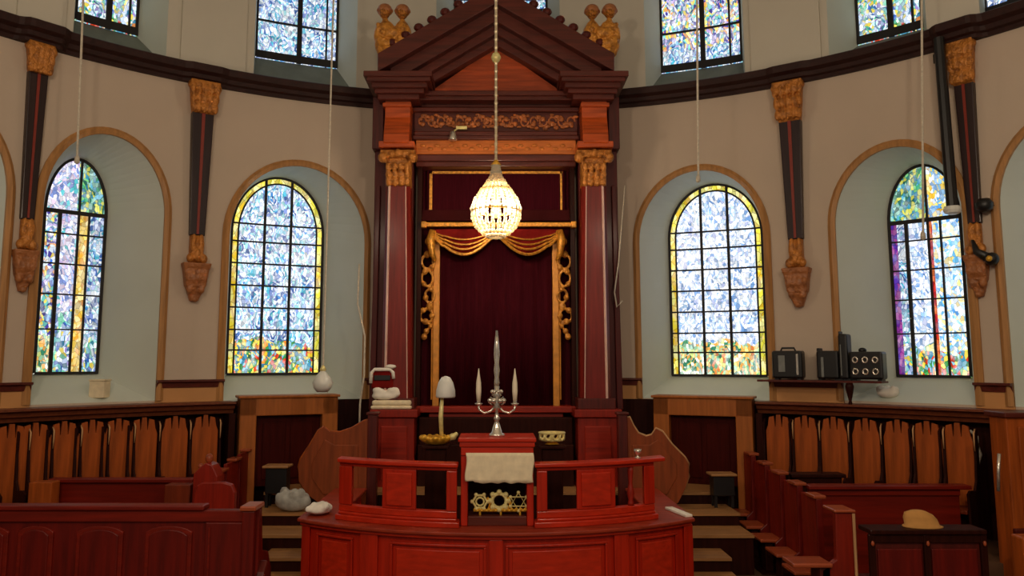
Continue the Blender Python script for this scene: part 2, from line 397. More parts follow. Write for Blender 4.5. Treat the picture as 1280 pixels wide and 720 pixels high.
g5 = Arch(f5.tl+.055, f5.tr-.03, LOW[3][1].zb, LOW[3][1].zs, LOW[3][1].za, R+TD)
LOW.append((f5, g5, 'g2', 'b_yellow', 'grid'))
f0 = Arch(cyl(1, 330)[0]-.19, cyl(1, 330)[0], LOW[0][0].zb, LOW[0][0].zs, LOW[0][0].za, R)
g0 = Arch(f0.tl+.04, f0.tr-.05, LOW[0][1].zb, LOW[0][1].zs, LOW[0][1].za, R+TD)
LOW.append((f0, g0, 'g3', 'b_yellow', 'grid'))

ZCOR = cyl(317, 118)[1]          # underside of the cornice
ZTOP = 11.6
UP = []
def up(L, Rr, yb, gl, gr, gyb, mat):
    fz = ZCOR+.2
    ft = Arch(cyl(L, 60)[0], cyl(Rr, 60)[0], fz, 9.9, 10.9, R)
    gt = Arch(cyl(gl, 40, R+TD)[0], cyl(gr, 40, R+TD)[0], cyl((gl+gr)/2, gyb, R+TD)[1], 9.75, 10.5, R+TD)
    UP.append((ft, gt, mat))
up(90, 208, 60, 92, 171, 36, 'gu1')
up(318, 446, 100, 320, 422, 80, 'gu2')
up(545, 700, 110, 568, 684, 22, 'gu2')
up(806, 930, 110, 826, 927, 86, 'gu3')
up(1036, 1160, 70, 1072, 1155, 47, 'gu1')
up(1228, 1330, 20, 1234, 1300, 12, 'gu3')
TH0, TH1 = -1.75, 1.75
def wall_mesh(z0, z1, ops):
    th = set(linsp(TH0, TH1, 260))
    for a in ops:
        th |= {a.tl, a.tr}
        for i in range(41): th.add(a.tc-a.hw*math.cos(math.pi*i/40))
    th = sorted(th); m = MB()
    def quad(a, b, za, zb_, zc_, zd):   # a: z from za..zd ; b: z from zb_..zc_
        m.add([C(a, za), C(b, zb_), C(b, zc_), C(a, zd)], [(0, 1, 2, 3)])
    for a, b in zip(th, th[1:]):
        if b-a < 1e-6: continue
        mid = (a+b)/2
        op = next((o for o in ops if o.tl < mid < o.tr), None)
        if op:
            if op.zb > z0+1e-4: quad(a, b, z0, z0, op.zb, op.zb)
            if op.za < z1-1e-4: quad(a, b, op.top(a), op.top(b), z1, z1)
        else: quad(a, b, z0, z0, z1, z1)
    return m
ZRAIL = 2.50
wl = setting(wall_mesh(2.15, ZCOR+.1, [w[0] for w in LOW]).build('wall_apse', 'plaster', smooth=True))
wu = setting(wall_mesh(ZCOR+.1, ZTOP, [w[0] for w in UP]).build('wall_upper', 'plaster_up', smooth=True))
wb = setting(wall_mesh(0, 2.15, []).build('wall_panelling', 'dark', smooth=True))

def band(m, lp0, r0, lp1, r1):
    n = len(lp0); vs = [C(t, z, r0) for t, z in lp0]+[C(t, z, r1) for t, z in lp1]
    m.add(vs, [(i, i+1, n+i+1, n+i) for i in range(n-1)])
def pane_mesh(a, grow=0, r=None):
    r = r or a.r; m = MB()
    ths = [a.tc-a.hw*math.cos(math.pi*i/40) for i in range(41)]
    for t in ths:
        for z in (a.zb, a.top(t)):
            m.uv[len(m.v)] = ((t-a.tc)*r+5, z-a.zb); m.v.append(C(t, z, r))
    m.f += [(2*i, 2*i+2, 2*i+3, 2*i+1) for i in range(40)]
    return m
def bar_v(m, a, k, w=.035, d=.05, z1=None):
    th = a.tc+a.hw*k; dt = w/2/a.r; zt = min(a.top(th-dt), a.top(th+dt)) if z1 is None else z1
    r0, r1 = a.r-d, a.r-.004
    m.add([C(th-dt, a.zb, r0), C(th+dt, a.zb, r0), C(th+dt, a.zb, r1), C(th-dt, a.zb, r1), C(th-dt, zt, r0), C(th+dt, zt, r0), C(th+dt, zt, r1), C(th-dt, zt, r1)],
          [(0,3,2,1),(4,5,6,7),(0,1,5,4),(1,2,6,5),(2,3,7,6),(3,0,4,7)])
def bar_h(m, a, z, h=.03, d=.045):
    k = 1.0 if z <= a.zs else math.sqrt(max(0, 1-((z-a.zs)/(a.za-a.zs))**2))
    n = 9; r0, r1 = a.r-d, a.r-.004; vs = []
    for i in range(n):
        th = a.tc+a.hw*k*(-1+2*i/(n-1))
        vs += [C(th, z-h/2, r0), C(th, z+h/2, r0), C(th, z+h/2, r1), C(th, z-h/2, r1)]
    fs = []
    for i in range(n-1):
        for q in range(4): fs.append((4*i+q, 4*i+(q+1) % 4, 4*i+4+(q+1) % 4, 4*i+4+q))
    m.add(vs, fs)
STRIPS = {'g1': ((.10, .44, 's_gold'), (.44, .93, 's_blue'), (-.5, .10, 's_lilac'), (-.95, .04, 's_lilac', 1), (.04, .95, 't_green', 1)), 'g4': ((-.97, -.78, 's_purple'), (-.78, -.5, 's_blue'), (.10, .2, 's_red'), (.2, .93, 's_sky'), (-.5, .1, 's_white'), (-.95, .06, 't_green', 1), (.06, .95, 't_amber', 1))}
wn = 0
def make_window(fr, gl, gmat, bmat, kind):
    global wn; wn += 1
    base = C(fr.tc, fr.zb); root = place('window_%d' % wn, base)
    m = MB(); band(m, fr.loop(), fr.r, gl.loop(low=gl.zb), gl.r)
    m.build('reveal', 'reveal', root, smooth=False)
    m = MB()   # the sloping sill
    ts = linsp(0, 1, 12); vs = []
    for t in ts: vs += [C(fr.tl+(fr.tr-fr.tl)*t, fr.zb, fr.r), C(gl.tl+(gl.tr-gl.tl)*t, gl.zb, gl.r)]
    m.add(vs, [(2*i, 2*i+2, 2*i+3, 2*i+1) for i in range(11)])
    m.build('sill', 'slate' if kind == 'upper' else 'reveal', root)
    pane_mesh(gl).build('glass', gmat, root, norm=False)
    # dark frame round the glass
    m = MB(); wd = .03
    inner = Arch(gl.tl+wd/gl.r, gl.tr-wd/gl.r, gl.zb+wd, gl.zs, gl.za-wd, gl.r)
    o, i_ = gl.loop(grow=.012), inner.loop()
    band(m, o, gl.r-.04, i_, gl.r-.04); band(m, i_, gl.r-.04, i_, gl.r); band(m, o, gl.r-.04, o, gl.r)
    hb = .13 if kind == 'upper' else wd
    vs = []
    for t in linsp(gl.tl, gl.tr, 9): vs += [C(t, gl.zb-.01, gl.r-.07), C(t, gl.zb+hb, gl.r-.07), C(t, gl.zb+hb, gl.r)]
    m.add(vs, [f for i in range(8) for f in ((3*i, 3*i+3, 3*i+4, 3*i+1), (3*i+1, 3*i+4, 3*i+5, 3*i+2))])
    m.build('window_frame', 'lead', root)
    if bmat:
        bw = .09; m = MB()
        inn = Arch(gl.tl+(wd+bw)/gl.r, gl.tr-(wd+bw)/gl.r, gl.zb, gl.zs, gl.za-wd-bw, gl.r)
        lo, li = inner.loop(), inn.loop()
        n0 = len(lo)
        for j, (t, z) in enumerate(lo+li):
            m.uv[len(m.v)] = ((t-gl.tc)*gl.r+5, z-gl.zb); m.v.append(C(t, z, gl.r-.012))
        m.f += [(j, j+1, n0+j+1, n0+j) for j in range(n0-1)]
        m.build('border_glass', bmat, root, norm=False)
        m = MB(); li2 = [C(t, z, gl.r-.02) for t, z in li]; m.tube(li2, .016, 6); m.build('border_lead', 'lead', root)
    m = MB(); H = gl.za-gl.zb
    if kind == 'grid':
        bar_v(m, gl, -.29, .042); bar_v(m, gl, .28, .042)
        for q in (.12, .22, .33, .44, .55, .66, .75): bar_h(m, gl, gl.zb+H*q, .026)
    elif kind == 'tall':
        bar_v(m, gl, -.50, .05, z1=gl.zs); bar_v(m, gl, .10, .03); bar_v(m, gl, .44, .026, z1=gl.zs)
        bar_h(m, gl, gl.zs, .06)
        for q in (.2, .36, .5, .64): bar_h(m, gl, gl.zb+H*q, .022)
    else:
        bar_v(m, gl, .05, .085); bar_v(m, gl, .72, .03)
        for q in (.3, .6): bar_h(m, gl, gl.zb+H*q, .03)
    m.build('glazing_bars', 'lead', root)
    for ka, kb, mt, *tp in STRIPS.get(gmat, ()):
        m = MB(); n_ = 13
        for t in linsp(gl.tc+gl.hw*ka, gl.tc+gl.hw*kb, n_):
            for z in ((gl.zs, max(gl.zs, gl.top(t)-.03)) if tp else (gl.zb+.02, min(gl.top(t)-.04, gl.zs))):
                m.uv[len(m.v)] = ((t-gl.tc)*gl.r+5, z-gl.zb); m.v.append(C(t, z, gl.r-.010))
        m.f += [(2*i, 2*i+2, 2*i+3, 2*i+1) for i in range(n_-1)]
        m.build('coloured_strip', mt, root, norm=False)
    if kind != 'upper':   # raised ochre moulding round the niche
        m = MB(); g = .11
        lo, li, lm = fr.loop(g), fr.loop(-.0), fr.loop(g*.55)
        band(m, li, R+.02, li, R-.05); band(m, li, R-.05, lm, R-.07); band(m, lm, R-.07, lo, R-.03); band(m, lo, R-.03, lo, R+.01)
        m.build('arch_moulding', 'arch', root, smooth=False)
    return root
for w in LOW: make_window(*w)
for f_, g_, mt in UP: make_window(f_, g_, mt, None, 'upper')
# faint lesenes on the upper wall
tn = 0
def trim(m, mat, smooth=False, bevel=0):
    global tn; tn += 1
    return setting(m.build('trim_%d' % tn, mat, smooth=smooth, bevel=bevel))
for a, b in ((226, 308), (938, 1026), (18, 80)):
    ta, tb = cyl(a, 40)[0], cyl(b, 40)[0]
    trim(MB().sweep([(0, ZCOR+.2), (.05, ZCOR+.2), (.05, ZTOP), (0, ZTOP)], linsp(ta, tb, 10)), 'plaster_up')
# cornice, stepping forward over the wall shafts
PIL = [cyl(47, 90)[0], cyl(254, 130)[0], cyl(990, 140)[0], cyl(1204, 90)[0]]
def bump(th):
    e = 0
    for k, p in enumerate(PIL):
        d = abs(th-p)*R; e = max(e, (.10 if k in (0, 3) else .04)*max(0, min(1, (.34-d)/.1)))
    return e
prof = [(0, 0), (.05, 0), (.07, .05), (.12, .07), (.14, .13), (.21, .17), (.23, .27), (.20, .29), (0, .29)]
tha = -math.asin(1.86/R)
for ths in (linsp(TH0, tha, 220), linsp(-tha, TH1, 220)):
    trim(MB().sweep(prof, ths, ZCOR, bump), 'cornice')
# dado: ochre band, dark rail, interrupted by the windows
def gaps(th0, th1, ops):
    cur = th0; out = []
    for a, b in sorted(ops):
        if b <= th0 or a >= th1: continue
        out.append((cur, a)); cur = b
    out.append((cur, th1)); return [(a, b) for a, b in out if b-a > .01]
ops = [(w[0].tl-.0, w[0].tr+.0) for w in LOW]
rail_prof = [(0, ZRAIL-.12), (.05, ZRAIL-.12), (.06, ZRAIL-.05), (.12, ZRAIL-.03), (.12, ZRAIL), (0, ZRAIL)]
for a, b in gaps(TH0, tha, ops)+gaps(-tha, TH1, ops):
    trim(MB().sweep(rail_prof, linsp(a, b, 24)), 'mahogany_dark_x')
    trim(MB().sweep([(0, 2.15), (.03, 2.15), (.03, ZRAIL-.12), (0, ZRAIL-.12)], linsp(a, b, 24)), 'dado')
# ceiling, floor and platforms
arc = [C(t, 0).to_2d() for t in linsp(TH0, TH1, 90)]
ceil_pts = [(p.x, p.y) for p in arc]+[(8.2, -3), (-8.2, -3)]
setting(MB().prism(ceil_pts, 'z', ZTOP, ZTOP+.15).build('ceiling', 'plaster_up'))
fl = [(p.x*1.1, YA+(p.y-YA)*1.1) for p in arc]
setting(MB().prism(fl+[(9.2, -6), (-9.2, -6)], 'z', -.2, 0).build('floor', 'floor'))
xs = linsp(-3.45, 3.45, 24)
pts = [(x, YA+math.sqrt((R-.02)**2-x*x)) for x in xs]
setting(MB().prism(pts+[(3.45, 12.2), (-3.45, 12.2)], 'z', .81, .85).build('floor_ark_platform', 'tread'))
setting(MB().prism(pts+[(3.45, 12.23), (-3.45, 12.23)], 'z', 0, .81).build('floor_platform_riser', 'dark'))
for sgn, nm in ((-1, 'left'), (1, 'right')):
    m = MB(); mr = MB()
    for k, (ya, z) in enumerate(((9.9, .17), (10.4, .34), (10.9, .51), (11.5, .68))):
        yb = (10.4, 10.9, 11.5, 12.195)[k]
        m.box(sgn*2.34, sgn*(2.95 if k < 2 else 3.4), ya-.03, yb, z-.035, z)
        mr.box(sgn*2.34, sgn*(2.94 if k < 2 else 3.39), ya, yb, 0, z-.035)
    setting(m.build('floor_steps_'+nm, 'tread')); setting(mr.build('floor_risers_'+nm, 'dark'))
    pts = [(C(t, 0, R-.02).x, C(t, 0).y) for t in linsp(sgn*.56, sgn*1.2, 30)]
    pin = [(C(t, 0, R-1.25).x, C(t, 0, R-1.25).y) for t in linsp(sgn*1.2, sgn*.60, 30)]
    setting(MB().prism(pts+pin, 'z', 0, .45).build('floor_stalls_'+nm, 'floor'))

# ------------------------------------------------------------------ wall shafts with gilded capitals
def wall_shaft(px, ytop, ycap, xbot, ybot, ycor, label, k=1):
    th = cyl(px, ytop)[0]; thb = cyl(xbot, ybot)[0]
    z_top = ZCOR+.02; z_cap = cyl(px, ycap)[1]; z_bot = cyl(xbot, ybot)[1]; z_c = cyl(xbot, ycor)[1]
    thm = (th+thb)/2
    root = thing('wall_shaft', C(thm, z_c, R), label, 'wall shaft', 'gilded wall shafts')
    ex = Vector((math.cos(thm), -math.sin(thm), 0)); en = Vector((-math.sin(thm), -math.cos(thm), 0))
    o = C(thm, 0, R)
    def L(x, d, z): return o + ex*x*k + en*d*k + Vector((0, 0, z))
    def frus(m, w0, d0, z0, w1, d1, z1, x0=0, dd=0):
        vs = [L(sx*w+x0, d+dd, z) for w, d, z in ((w0, d0, z0), (w1, d1, z1)) for sx, d in ((-1, 0), (1, 0), (1, d), (-1, d))]
        m.add(vs, [(0,3,2,1),(4,5,6,7),(0,1,5,4),(1,2,6,5),(2,3,7,6),(3,0,4,7)])
    m = MB(); frus(m, .115, .10, z_bot, .165, .15, z_cap); m.build('shaft', 'ebony', root, bevel=.012)
    m = MB(); frus(m, .018, .012, z_bot+.01, .026, .012, z_cap, 0, 0)
    m2 = MB()
    vs = [L(s*.018, d, z_bot+.02) for s, d in ((-1, .101), (1, .101), (1, .111), (-1, .111))]+[L(s*.026, d, z_cap) for s, d in ((-1, .151), (1, .151), (1, .161), (-1, .161))]
    m2.add(vs, [(0,3,2,1),(4,5,6,7),(0,1,5,4),(1,2,6,5),(2,3,7,6),(3,0,4,7)]); m2.build('stripe', 'redline', root)
    m = MB(); h = z_top-z_cap
    frus(m, .16, .16, z_cap-.02, .21, .21, z_top-.05); frus(m, .23, .24, z_top-.07, .23, .24, z_top)
    for row, zz in enumerate((.15, .45, .75)):
        for i in range(5):
            x = (-.19+.095*i)*(.85+.2*zz)
            m.ball(L(x, .19+.05*zz, z_cap+h*zz), (.045, .05, .10), 8, 6)
    for s in (-1, 1): m.ball(L(s*.2, .2, z_top-.1), (.06, .06, .06), 8, 6)
    m.build('capital', 'carved_cap', root, remesh=.017)
    # carved corbel below
    hh = z_bot-z_c; m = MB()
    frus(m, .10, .13, z_bot-hh*.42, .10, .11, z_bot)
    for s in (-1, 1): m.ball(L(s*.055, .13, z_bot-hh*.16), (.05, .06, hh*.18), 8, 8); m.ball(L(s*.1, .14, z_bot-hh*.36), (.06, .08, .08), 8, 6)
    m.ball(L(0, .15, z_bot-hh*.3), (.06, .06, .12), 8, 8)
    m.build('console', 'carved_cap', root, remesh=.016)
    m = MB()
    frus(m, .20, .2, z_bot-hh*.50, .21, .22, z_bot-hh*.43); frus(m, .15, .17, z_bot-hh*.78, .19, .19, z_bot-hh*.5); frus(m, .06, .08, z_c, .14, .16, z_bot-hh*.78)
    for i in range(4): m.ball(L(-.12+.08*i, .17, z_bot-hh*.64), (.045, .05, .09), 8, 6)
    for s in (-1, 1): m.ball(L(s*.09, .13, z_bot-hh*.82), (.05, .05, .07), 8, 6)
    m.ball(L(0, .1, z_c+.03), .05, 8, 6)
    m.build('corbel', 'carved_wood', root, remesh=.016)
wall_shaft(47, 52, 93, 33, 275, 365, 'dark tapering wall shaft with gilded capital at the far left edge of the wall', .76)
wall_shaft(254, 107, 144, 244, 295, 377, 'dark tapering wall shaft between the two stained glass windows left of the ark')
wall_shaft(990, 118, 153, 994, 300, 384, 'dark tapering wall shaft between the two stained glass windows right of the ark')
wall_shaft(1204, 62, 107, 1221, 280, 371, 'dark tapering wall shaft beside the thin black column at far right', .74)
# thin black column beside the last shaft
pa, pb = C(cyl(1178, 90, R-.18)[0], 0, R-.30), None
p0 = W(1176, 86, pa.y); p1 = W(1191, 268, pa.y)
root = thing('hanging_column', (p1.x, p1.y, p1.z), 'slim black column with a white foot hanging in front of the bright right window', 'column')
MB().tube([p1+Vector((0,0,.1)), p0+Vector((0,0,.45))], [.075, .07], 10).build('shaft', 'black', root)
MB().lathe([(.05, 0), (.10, .02), (.115, .06), (.10, .11)], p1, 14).build('foot', 'white', root)
b_ = MB(); b_.box(p0.x-.03, p0.x+.03, p0.y, p0.y+.12, p0.z+.12, p0.z+.25); b_.build('bracket', 'black', root)

# ------------------------------------------------------------------ the ark
AX = 0.0
ark = thing('torah_ark', (0, 13.2, .85), 'tall dark red wooden ark with columns, gilding and triangular pediment on the apse wall', 'ark')
def apart(name, mat, *boxes, bevel=.012, parent=None, smooth=False):
    m = MB()
    for b in boxes: m.pbox(*b)
    return m.build(name, mat, parent or ark, bevel=bevel, smooth=smooth)
YB = 13.62
for s in (-1, 1):
    def mx(x): return 620+s*(x-620) if s < 0 else x
    # all right-hand pixel values, mirrored for the left
    def bx(x0, y0, x1, y1, Y, dep):
        a = W(x0, y0, Y); b = W(x1, y1, Y); return (s*a.x, s*b.x, Y, Y+dep, b.z, a.z)
    # pier behind the column
    m = MB(); m.box(*bx(722, 120, 779, 620, 13.18, YB-13.18)); m.build('pier', 'maroon_wood', ark, bevel=.01)
    m = MB()
    a = W(766, 232, 13.12); b = W(779, 512, 13.12)
    m.prism([(s*W(766, 210, 13.12).x, b.z), (s*b.x, b.z), (s*(a.x+.05), a.z), (s*W(764, 210, 13.12).x, a.z)], 'y', 13.1, 13.2)
    m.build('side_strip', 'maroon_wood', ark, bevel=.01)
    # pedestal
    m = MB(); m.box(*bx(722, 522, 774, 620, 12.72, .6)); m.box(*bx(718, 512, 778, 522, 12.66, .7)); m.box(*bx(720, 608, 776, 624, 12.68, .62))
    pd = m.build('pedestal', 'mahogany', ark, bevel=.012)
    m = MB(); m.box(*bx(731, 533, 765, 600, 12.695, .03)); m.build('panel', 'mahogany_x', pd, bevel=.012)
    # tapering faceted column
    t0, t1 = W(729, 232, 12.82), W(757, 232, 12.82); u0, u1 = W(727, 512, 12.82), W(763, 512, 12.82)
    zt, zb = t0.z, u0.z
    def ring(x0, x1, z): 
        c = .05
        return [(s*(x0-.02), 13.2, z), (s*(x0-.02), 12.90, z), (s*(x0+c), 12.82, z), (s*(x1-c), 12.82, z), (s*(x1+.02), 12.90, z), (s*(x1+.02), 13.2, z)]
    A, B = ring(u0.x, u1.x, zb), ring(t0.x, t1.x, zt)
    m = MB(); m.add(A+B, [tuple(range(6)), tuple(range(11, 5, -1))]+[(i, (i+1) % 6, 6+(i+1) % 6, 6+i) for i in range(6)])
    cl = m.build('column', 'column_wood', ark, bevel=.006)
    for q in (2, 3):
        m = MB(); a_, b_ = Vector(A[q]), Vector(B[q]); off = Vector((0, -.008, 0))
        m.tube([a_+off, b_+off], .021 if q == 3 else .009, 6); m.build('edge_highlight', 'pale_edge', cl)  # bevel highlights painted as pale lines along the column
    m = MB(); m.box(*bx(722, 498, 770, 512, 12.76, .5)); m.build('column_base', 'mahogany_dark', cl, bevel=.015)
    # gilded capital
    m = MB(); zt2 = W(740, 188, 12.8).z
    x0, x1 = W(727, 210, 12.8).x, W(758, 210, 12.8).x; xm = (x0+x1)/2
    m.box(s*x0, s*x1, 12.82, 13.1, zt, zt2); m.box(s*(x0-.09), s*(x1+.09), 12.74, 13.1, zt2-.12, zt2)
    for r_, zz in enumerate((.1, .3, .5)):
        for i in range(4):
            m.ball((s*(x0+(x1-x0)*(i+.5)/4), 12.80-.03*r_, zt+(zt2-zt)*zz), (.05, .05, .085), 8, 6)
    for i in (-1, 1):
        m.ball((s*(xm+i*.24), 12.76, zt2-.13), (.09, .08, .09), 10, 8); m.ball((s*(xm+i*.1), 12.75, zt2-.08), (.06, .05, .06), 8, 6)
    m.ball((s*xm, 12.73, zt2-.06), (.06, .05, .07), 8, 6)
    m.build('capital', 'carved_cap', ark, remesh=.02)
    # impost block, flaring out below
    m = MB(); zc_ = W(740, 121, 12.84).z; xa, xb = W(728, 210, 12.84).x, W(760, 210, 12.84).x
    m.prism([(12.84, zc_), (12.84, zc_-.35), (12.80, zc_-.45), (12.72, zc_-.66), (12.70, zc_-.80), (12.76, zc_-.88), (13.3, zc_-.88), (13.3, zc_)], 'x', s*xa, s*xb)
    m.box(*bx(722, 176, 767, 184, 12.72, .4)); m.box(*bx(726, 128, 762, 133, 12.8, .4))
    m.build('impost_block', 'orange', ark, bevel=.012)
    m = MB(); m.box(*bx(760, 121, 775, 186, 13.0, .5)); m.build('impost_return', 'mahogany_dark', ark, bevel=.01)
    # broken cornice block
    m = MB()
    for x0_, y0_, x1_, y1_, Y in ((700, 88, 786, 95, 12.42), (702, 95, 782, 101, 12.46), (706, 101, 776, 109, 12.55), (710, 109, 772, 116, 12.63), (716, 116, 768, 124, 12.72)):
        m.box(*bx(x0_, y0_, x1_, y1_, Y, YB-Y))
    m.build('cornice_block', 'mahogany_dark_x', ark, bevel=.012)
    # raking mouldings
    for nm, ya, yb_, Y, mt, xe in (('raking_crown', -20, 4, 12.45, 'mahogany_dark_x', 768), ('raking_fascia', 4, 26, 12.62, 'mahogany_dark_x', 752), ('raking_bed', 26, 42, 12.78, 'mahogany_dark_x', 728), ('raking_fillet', 42, 56, 12.92, 'mahogany_dark_x', 716)):
        sl = .585
        P = [(620, ya), (xe, ya+sl*(xe-620)), (xe, yb_+sl*(xe-620)), (620, yb_)]
        Q = [W(p[0], p[1], Y) for p in P]
        zlow = W(620, 89, 12.45).z
        m = MB(); m.prism([(s*q.x, max(q.z, zlow-.28) if nm != 'raking_crown' else max(q.z, zlow)) for q in Q], 'y', Y, 13.3)
        ob = m.build(nm, mt, ark, bevel=.01)
        if nm == 'raking_crown':   # small knobs along the slope
            m = MB()
            for i in range(8):
                x = 634+i*16.5; q = W(x, ya+sl*(x-620)-2, 12.5); m.ball((s*q.x, 12.5, q.z), (.085, .07, .07), 10, 7)
            m.build('cresting', 'mahogany_dark', ob)
    # garland beside the curtain, carved and gilded
    m = MB(); Y = 13.28; z = lambda y: W(0, y, Y).z
    pts = [(704, 302, .07), (706, 318, .06), (700, 334, .05), (709, 340, .05), (710, 355, .045), (701, 362, .045), (708, 372, .05), (703, 383, .06), (711, 388, .05), (700, 395, .05), (708, 402, .055), (702, 408, .04), (707, 414, .05), (710, 421, .055)]
    for x, y, r_ in pts: m.ball((s*W(x, y, Y).x, Y, W(x, y, Y).z), (r_, .05, r_*1.05), 9, 7)
    for x, y, rx, ry in ((705, 327, 8, 9), (706, 348, 7, 10), (703, 370, 6, 8), (707, 395, 8, 9)):
        lp = [W(x+rx*math.cos(t), y+ry*math.sin(t), Y) for t in linsp(0, 2*math.pi, 17)[:-1]]
        m.tube([(s*q.x, q.y, q.z) for q in lp], .024, 7, True)
    m.build('garland', 'carved_gold', ark, remesh=.014)
    # gilt upright of the curtain frame
    m = MB(); m.box(*bx(690, 300, 700, 510, 13.3, .08)); m.box(*bx(698, 305, 702, 500, 13.32, .05)); m.build('gilt_upright', 'gilt_paint', ark, bevel=.012)
    m = MB(); m.box(*bx(712, 205, 722, 560, 13.24, .3)); m.build('jamb', 'dark', ark, bevel=.01)
# tympanum and horizontal members
m = MB(); q = [W(536, 116, 13.12), W(704, 116, 13.12), W(620, 58, 13.12)]
m.prism([(p.x, p.z) for p in q], 'y', 13.12, 13.4); m.build('tympanum', 'tympanum', ark)
apart('pediment_sill', 'mahogany_dark_x', (524, 113, 716, 119, 12.86, .6), (522, 119, 718, 125, 12.92, .5))
apart('architrave', 'mahogany_dark_x', (518, 125, 722, 134, 13.16, .4), (516, 134, 724, 139, 13.04, .4), (518, 164, 722, 169, 13.0, .4))
fz = apart('frieze', 'mahogany_dark_x', (518, 139, 722, 164, 13.14, .4), bevel=0)
m = MB()
for i in range(17):   # scrolled leaf carving
    x = 528+i*11.6; up_ = 1 if i % 2 else -1
    lp = [W(x+5*math.cos(t)*(1-.05*t), 152+up_*6*math.sin(t)*(1-.05*t), 13.13) for t in linsp(0, 5.2, 14)]
    m.tube(lp, .018, 6); q = W(x, 152-up_*3, 13.12); m.ball(q, (.045, .03, .045), 8, 6); q = W(x+6, 152+up_*6, 13.12); m.ball(q, (.05, .025, .03), 8, 6)
for i in range(70):
    q = W(526+i*2.73, 152+random.uniform(-9, 9), 13.125); m.ball(q, (.03+.02*random.random(), .025, .02+.02*random.random()), 7, 5)
m.build('scroll_carving', 'carve', fz)
lf = apart('lower_frieze', 'frieze_gold', (520, 174, 720, 193, 13.1, .4), bevel=.01)
m = MB()
for i in range(22):
    x = 529+i*8.7; q = W(x, 184+(2 if i % 2 else -2), 13.095); m.ball(q, (.05, .02, .03), 8, 6)
m.build('leaf_carving', 'carve_gold', lf)
apart('lintel', 'mahogany_dark_x', (516, 169, 724, 174, 13.02, .4), (516, 193, 724, 201, 13.06, .4), (520, 201, 720, 208, 13.15, .4))
apart('back_panel', 'velvet', (526, 204, 714, 560, 13.5, .1), bevel=0)
up_p = apart('upper_panel', 'velvet', (534, 212, 706, 264, 13.42, .08), bevel=.01)
m = MB()
for b in ((537, 214, 540, 262, 13.40, .02), (537, 214, 703, 217, 13.40, .02), (700, 214, 703, 262, 13.40, .02)): m.pbox(*b)
m.build('gilt_beading', 'gilt', up_p)
apart('transom', 'dark_maroon', (522, 262, 718, 276, 13.36, .15))
apart('curtain_sill', 'mahogany_x', (520, 508, 720, 516, 13.1, .45), (536, 516, 704, 522, 13.2, .3))
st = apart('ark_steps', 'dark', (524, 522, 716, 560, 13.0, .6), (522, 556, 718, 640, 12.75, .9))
# curtain (parochet) and its valance hang in the ark
m = MB(); n = 60; Y = 13.4
ca, cb = W(548, 284, Y), W(692, 506, Y)
vs = []
for i in range(n+1):
    t = i/n; x = ca.x+(cb.x-ca.x)*t; d = .022*math.sin(t*52)+.012*math.sin(t*23+1)
    for z, k in ((ca.z, .5), ((ca.z+cb.z)/2, 1), (cb.z, 1.2)): vs.append((x, Y+d*k-.02, z))
m.add(vs, [f for i in range(n) for f in ((3*i, 3*i+3, 3*i+4, 3*i+1), (3*i+1, 3*i+4, 3*i+5, 3*i+2))])
cu = m.build('ark_curtain', 'velvet', smooth=True); tag(cu, 'deep maroon velvet curtain hanging between the gilt uprights of the ark', 'curtain')
sm = cu.modifiers.new('thick', 'SOLIDIFY'); sm.thickness = .012
root = thing('ark_valance', W(620, 320, 13.2), 'maroon valance with gold edged swags hanging above the ark curtain', 'valance')
m = MB(); a, b = W(529, 281, 13.2), W(718, 283, 13.2); m.box(a.x, b.x, 13.14, 13.24, a.z-.04, a.z+.035); m.box(a.x-.03, a.x+.06, 13.12, 13.25, a.z-.06, a.z+.05); m.box(b.x-.06, b.x+.03, 13.12, 13.25, a.z-.06, a.z+.05)
m.build('pelmet_rail', 'gilt', root, bevel=.012)
for s in (-1, 1):
    xa, xb = (620, 540) if s < 0 else (620, 700)
    m = MB(); n = 24; vs = []; rows = 7
    def swag(t, k):
        drop = (287+(305-287)*0)+k*(28*math.sin(math.pi*min(1, t*.98+.01))+ (6 if t > .8 else 4))
        return W(xa+(xb-xa)*t, drop, 13.2)
    for i in range(n+1):
        for j in range(rows):
            q = swag(i/n, j/(rows-1)); vs.append((q.x, 13.2-.05*math.sin(math.pi*i/n)-.02*math.cos(j*2.8), q.z))
    m.add(vs, [(i*rows+j, (i+1)*rows+j, (i+1)*rows+j+1, i*rows+j+1) for i in range(n) for j in range(rows-1)])
    sw = m.build('swag', 'velvet_red', root, smooth=True); so = sw.modifiers.new('thick', 'SOLIDIFY'); so.thickness = .01
    m = MB()
    for k, r_ in ((1, .026), (.8, .02), (.62, .016), (.42, .014)):
        path = []
        for i in range(n+1):
            q = swag(i/n, k); path.append((q.x, 13.2-.05*math.sin(math.pi*i/n)-.05, q.z))
        m.tube(path, r_, 7)
    m.build('gold_fringe', 'gilt', sw)
    m = MB(); x_ = 699 if s > 0 else 541
    m.tube([W(x_, 288, 13.16), W(x_+s*3, 300, 13.14), W(x_+s*1, 318, 13.15), W(x_-s*3, 326, 13.17)], [.06, .075, .05, .03], 8)
    m.build('side_fold', 'gilt', root, smooth=True)
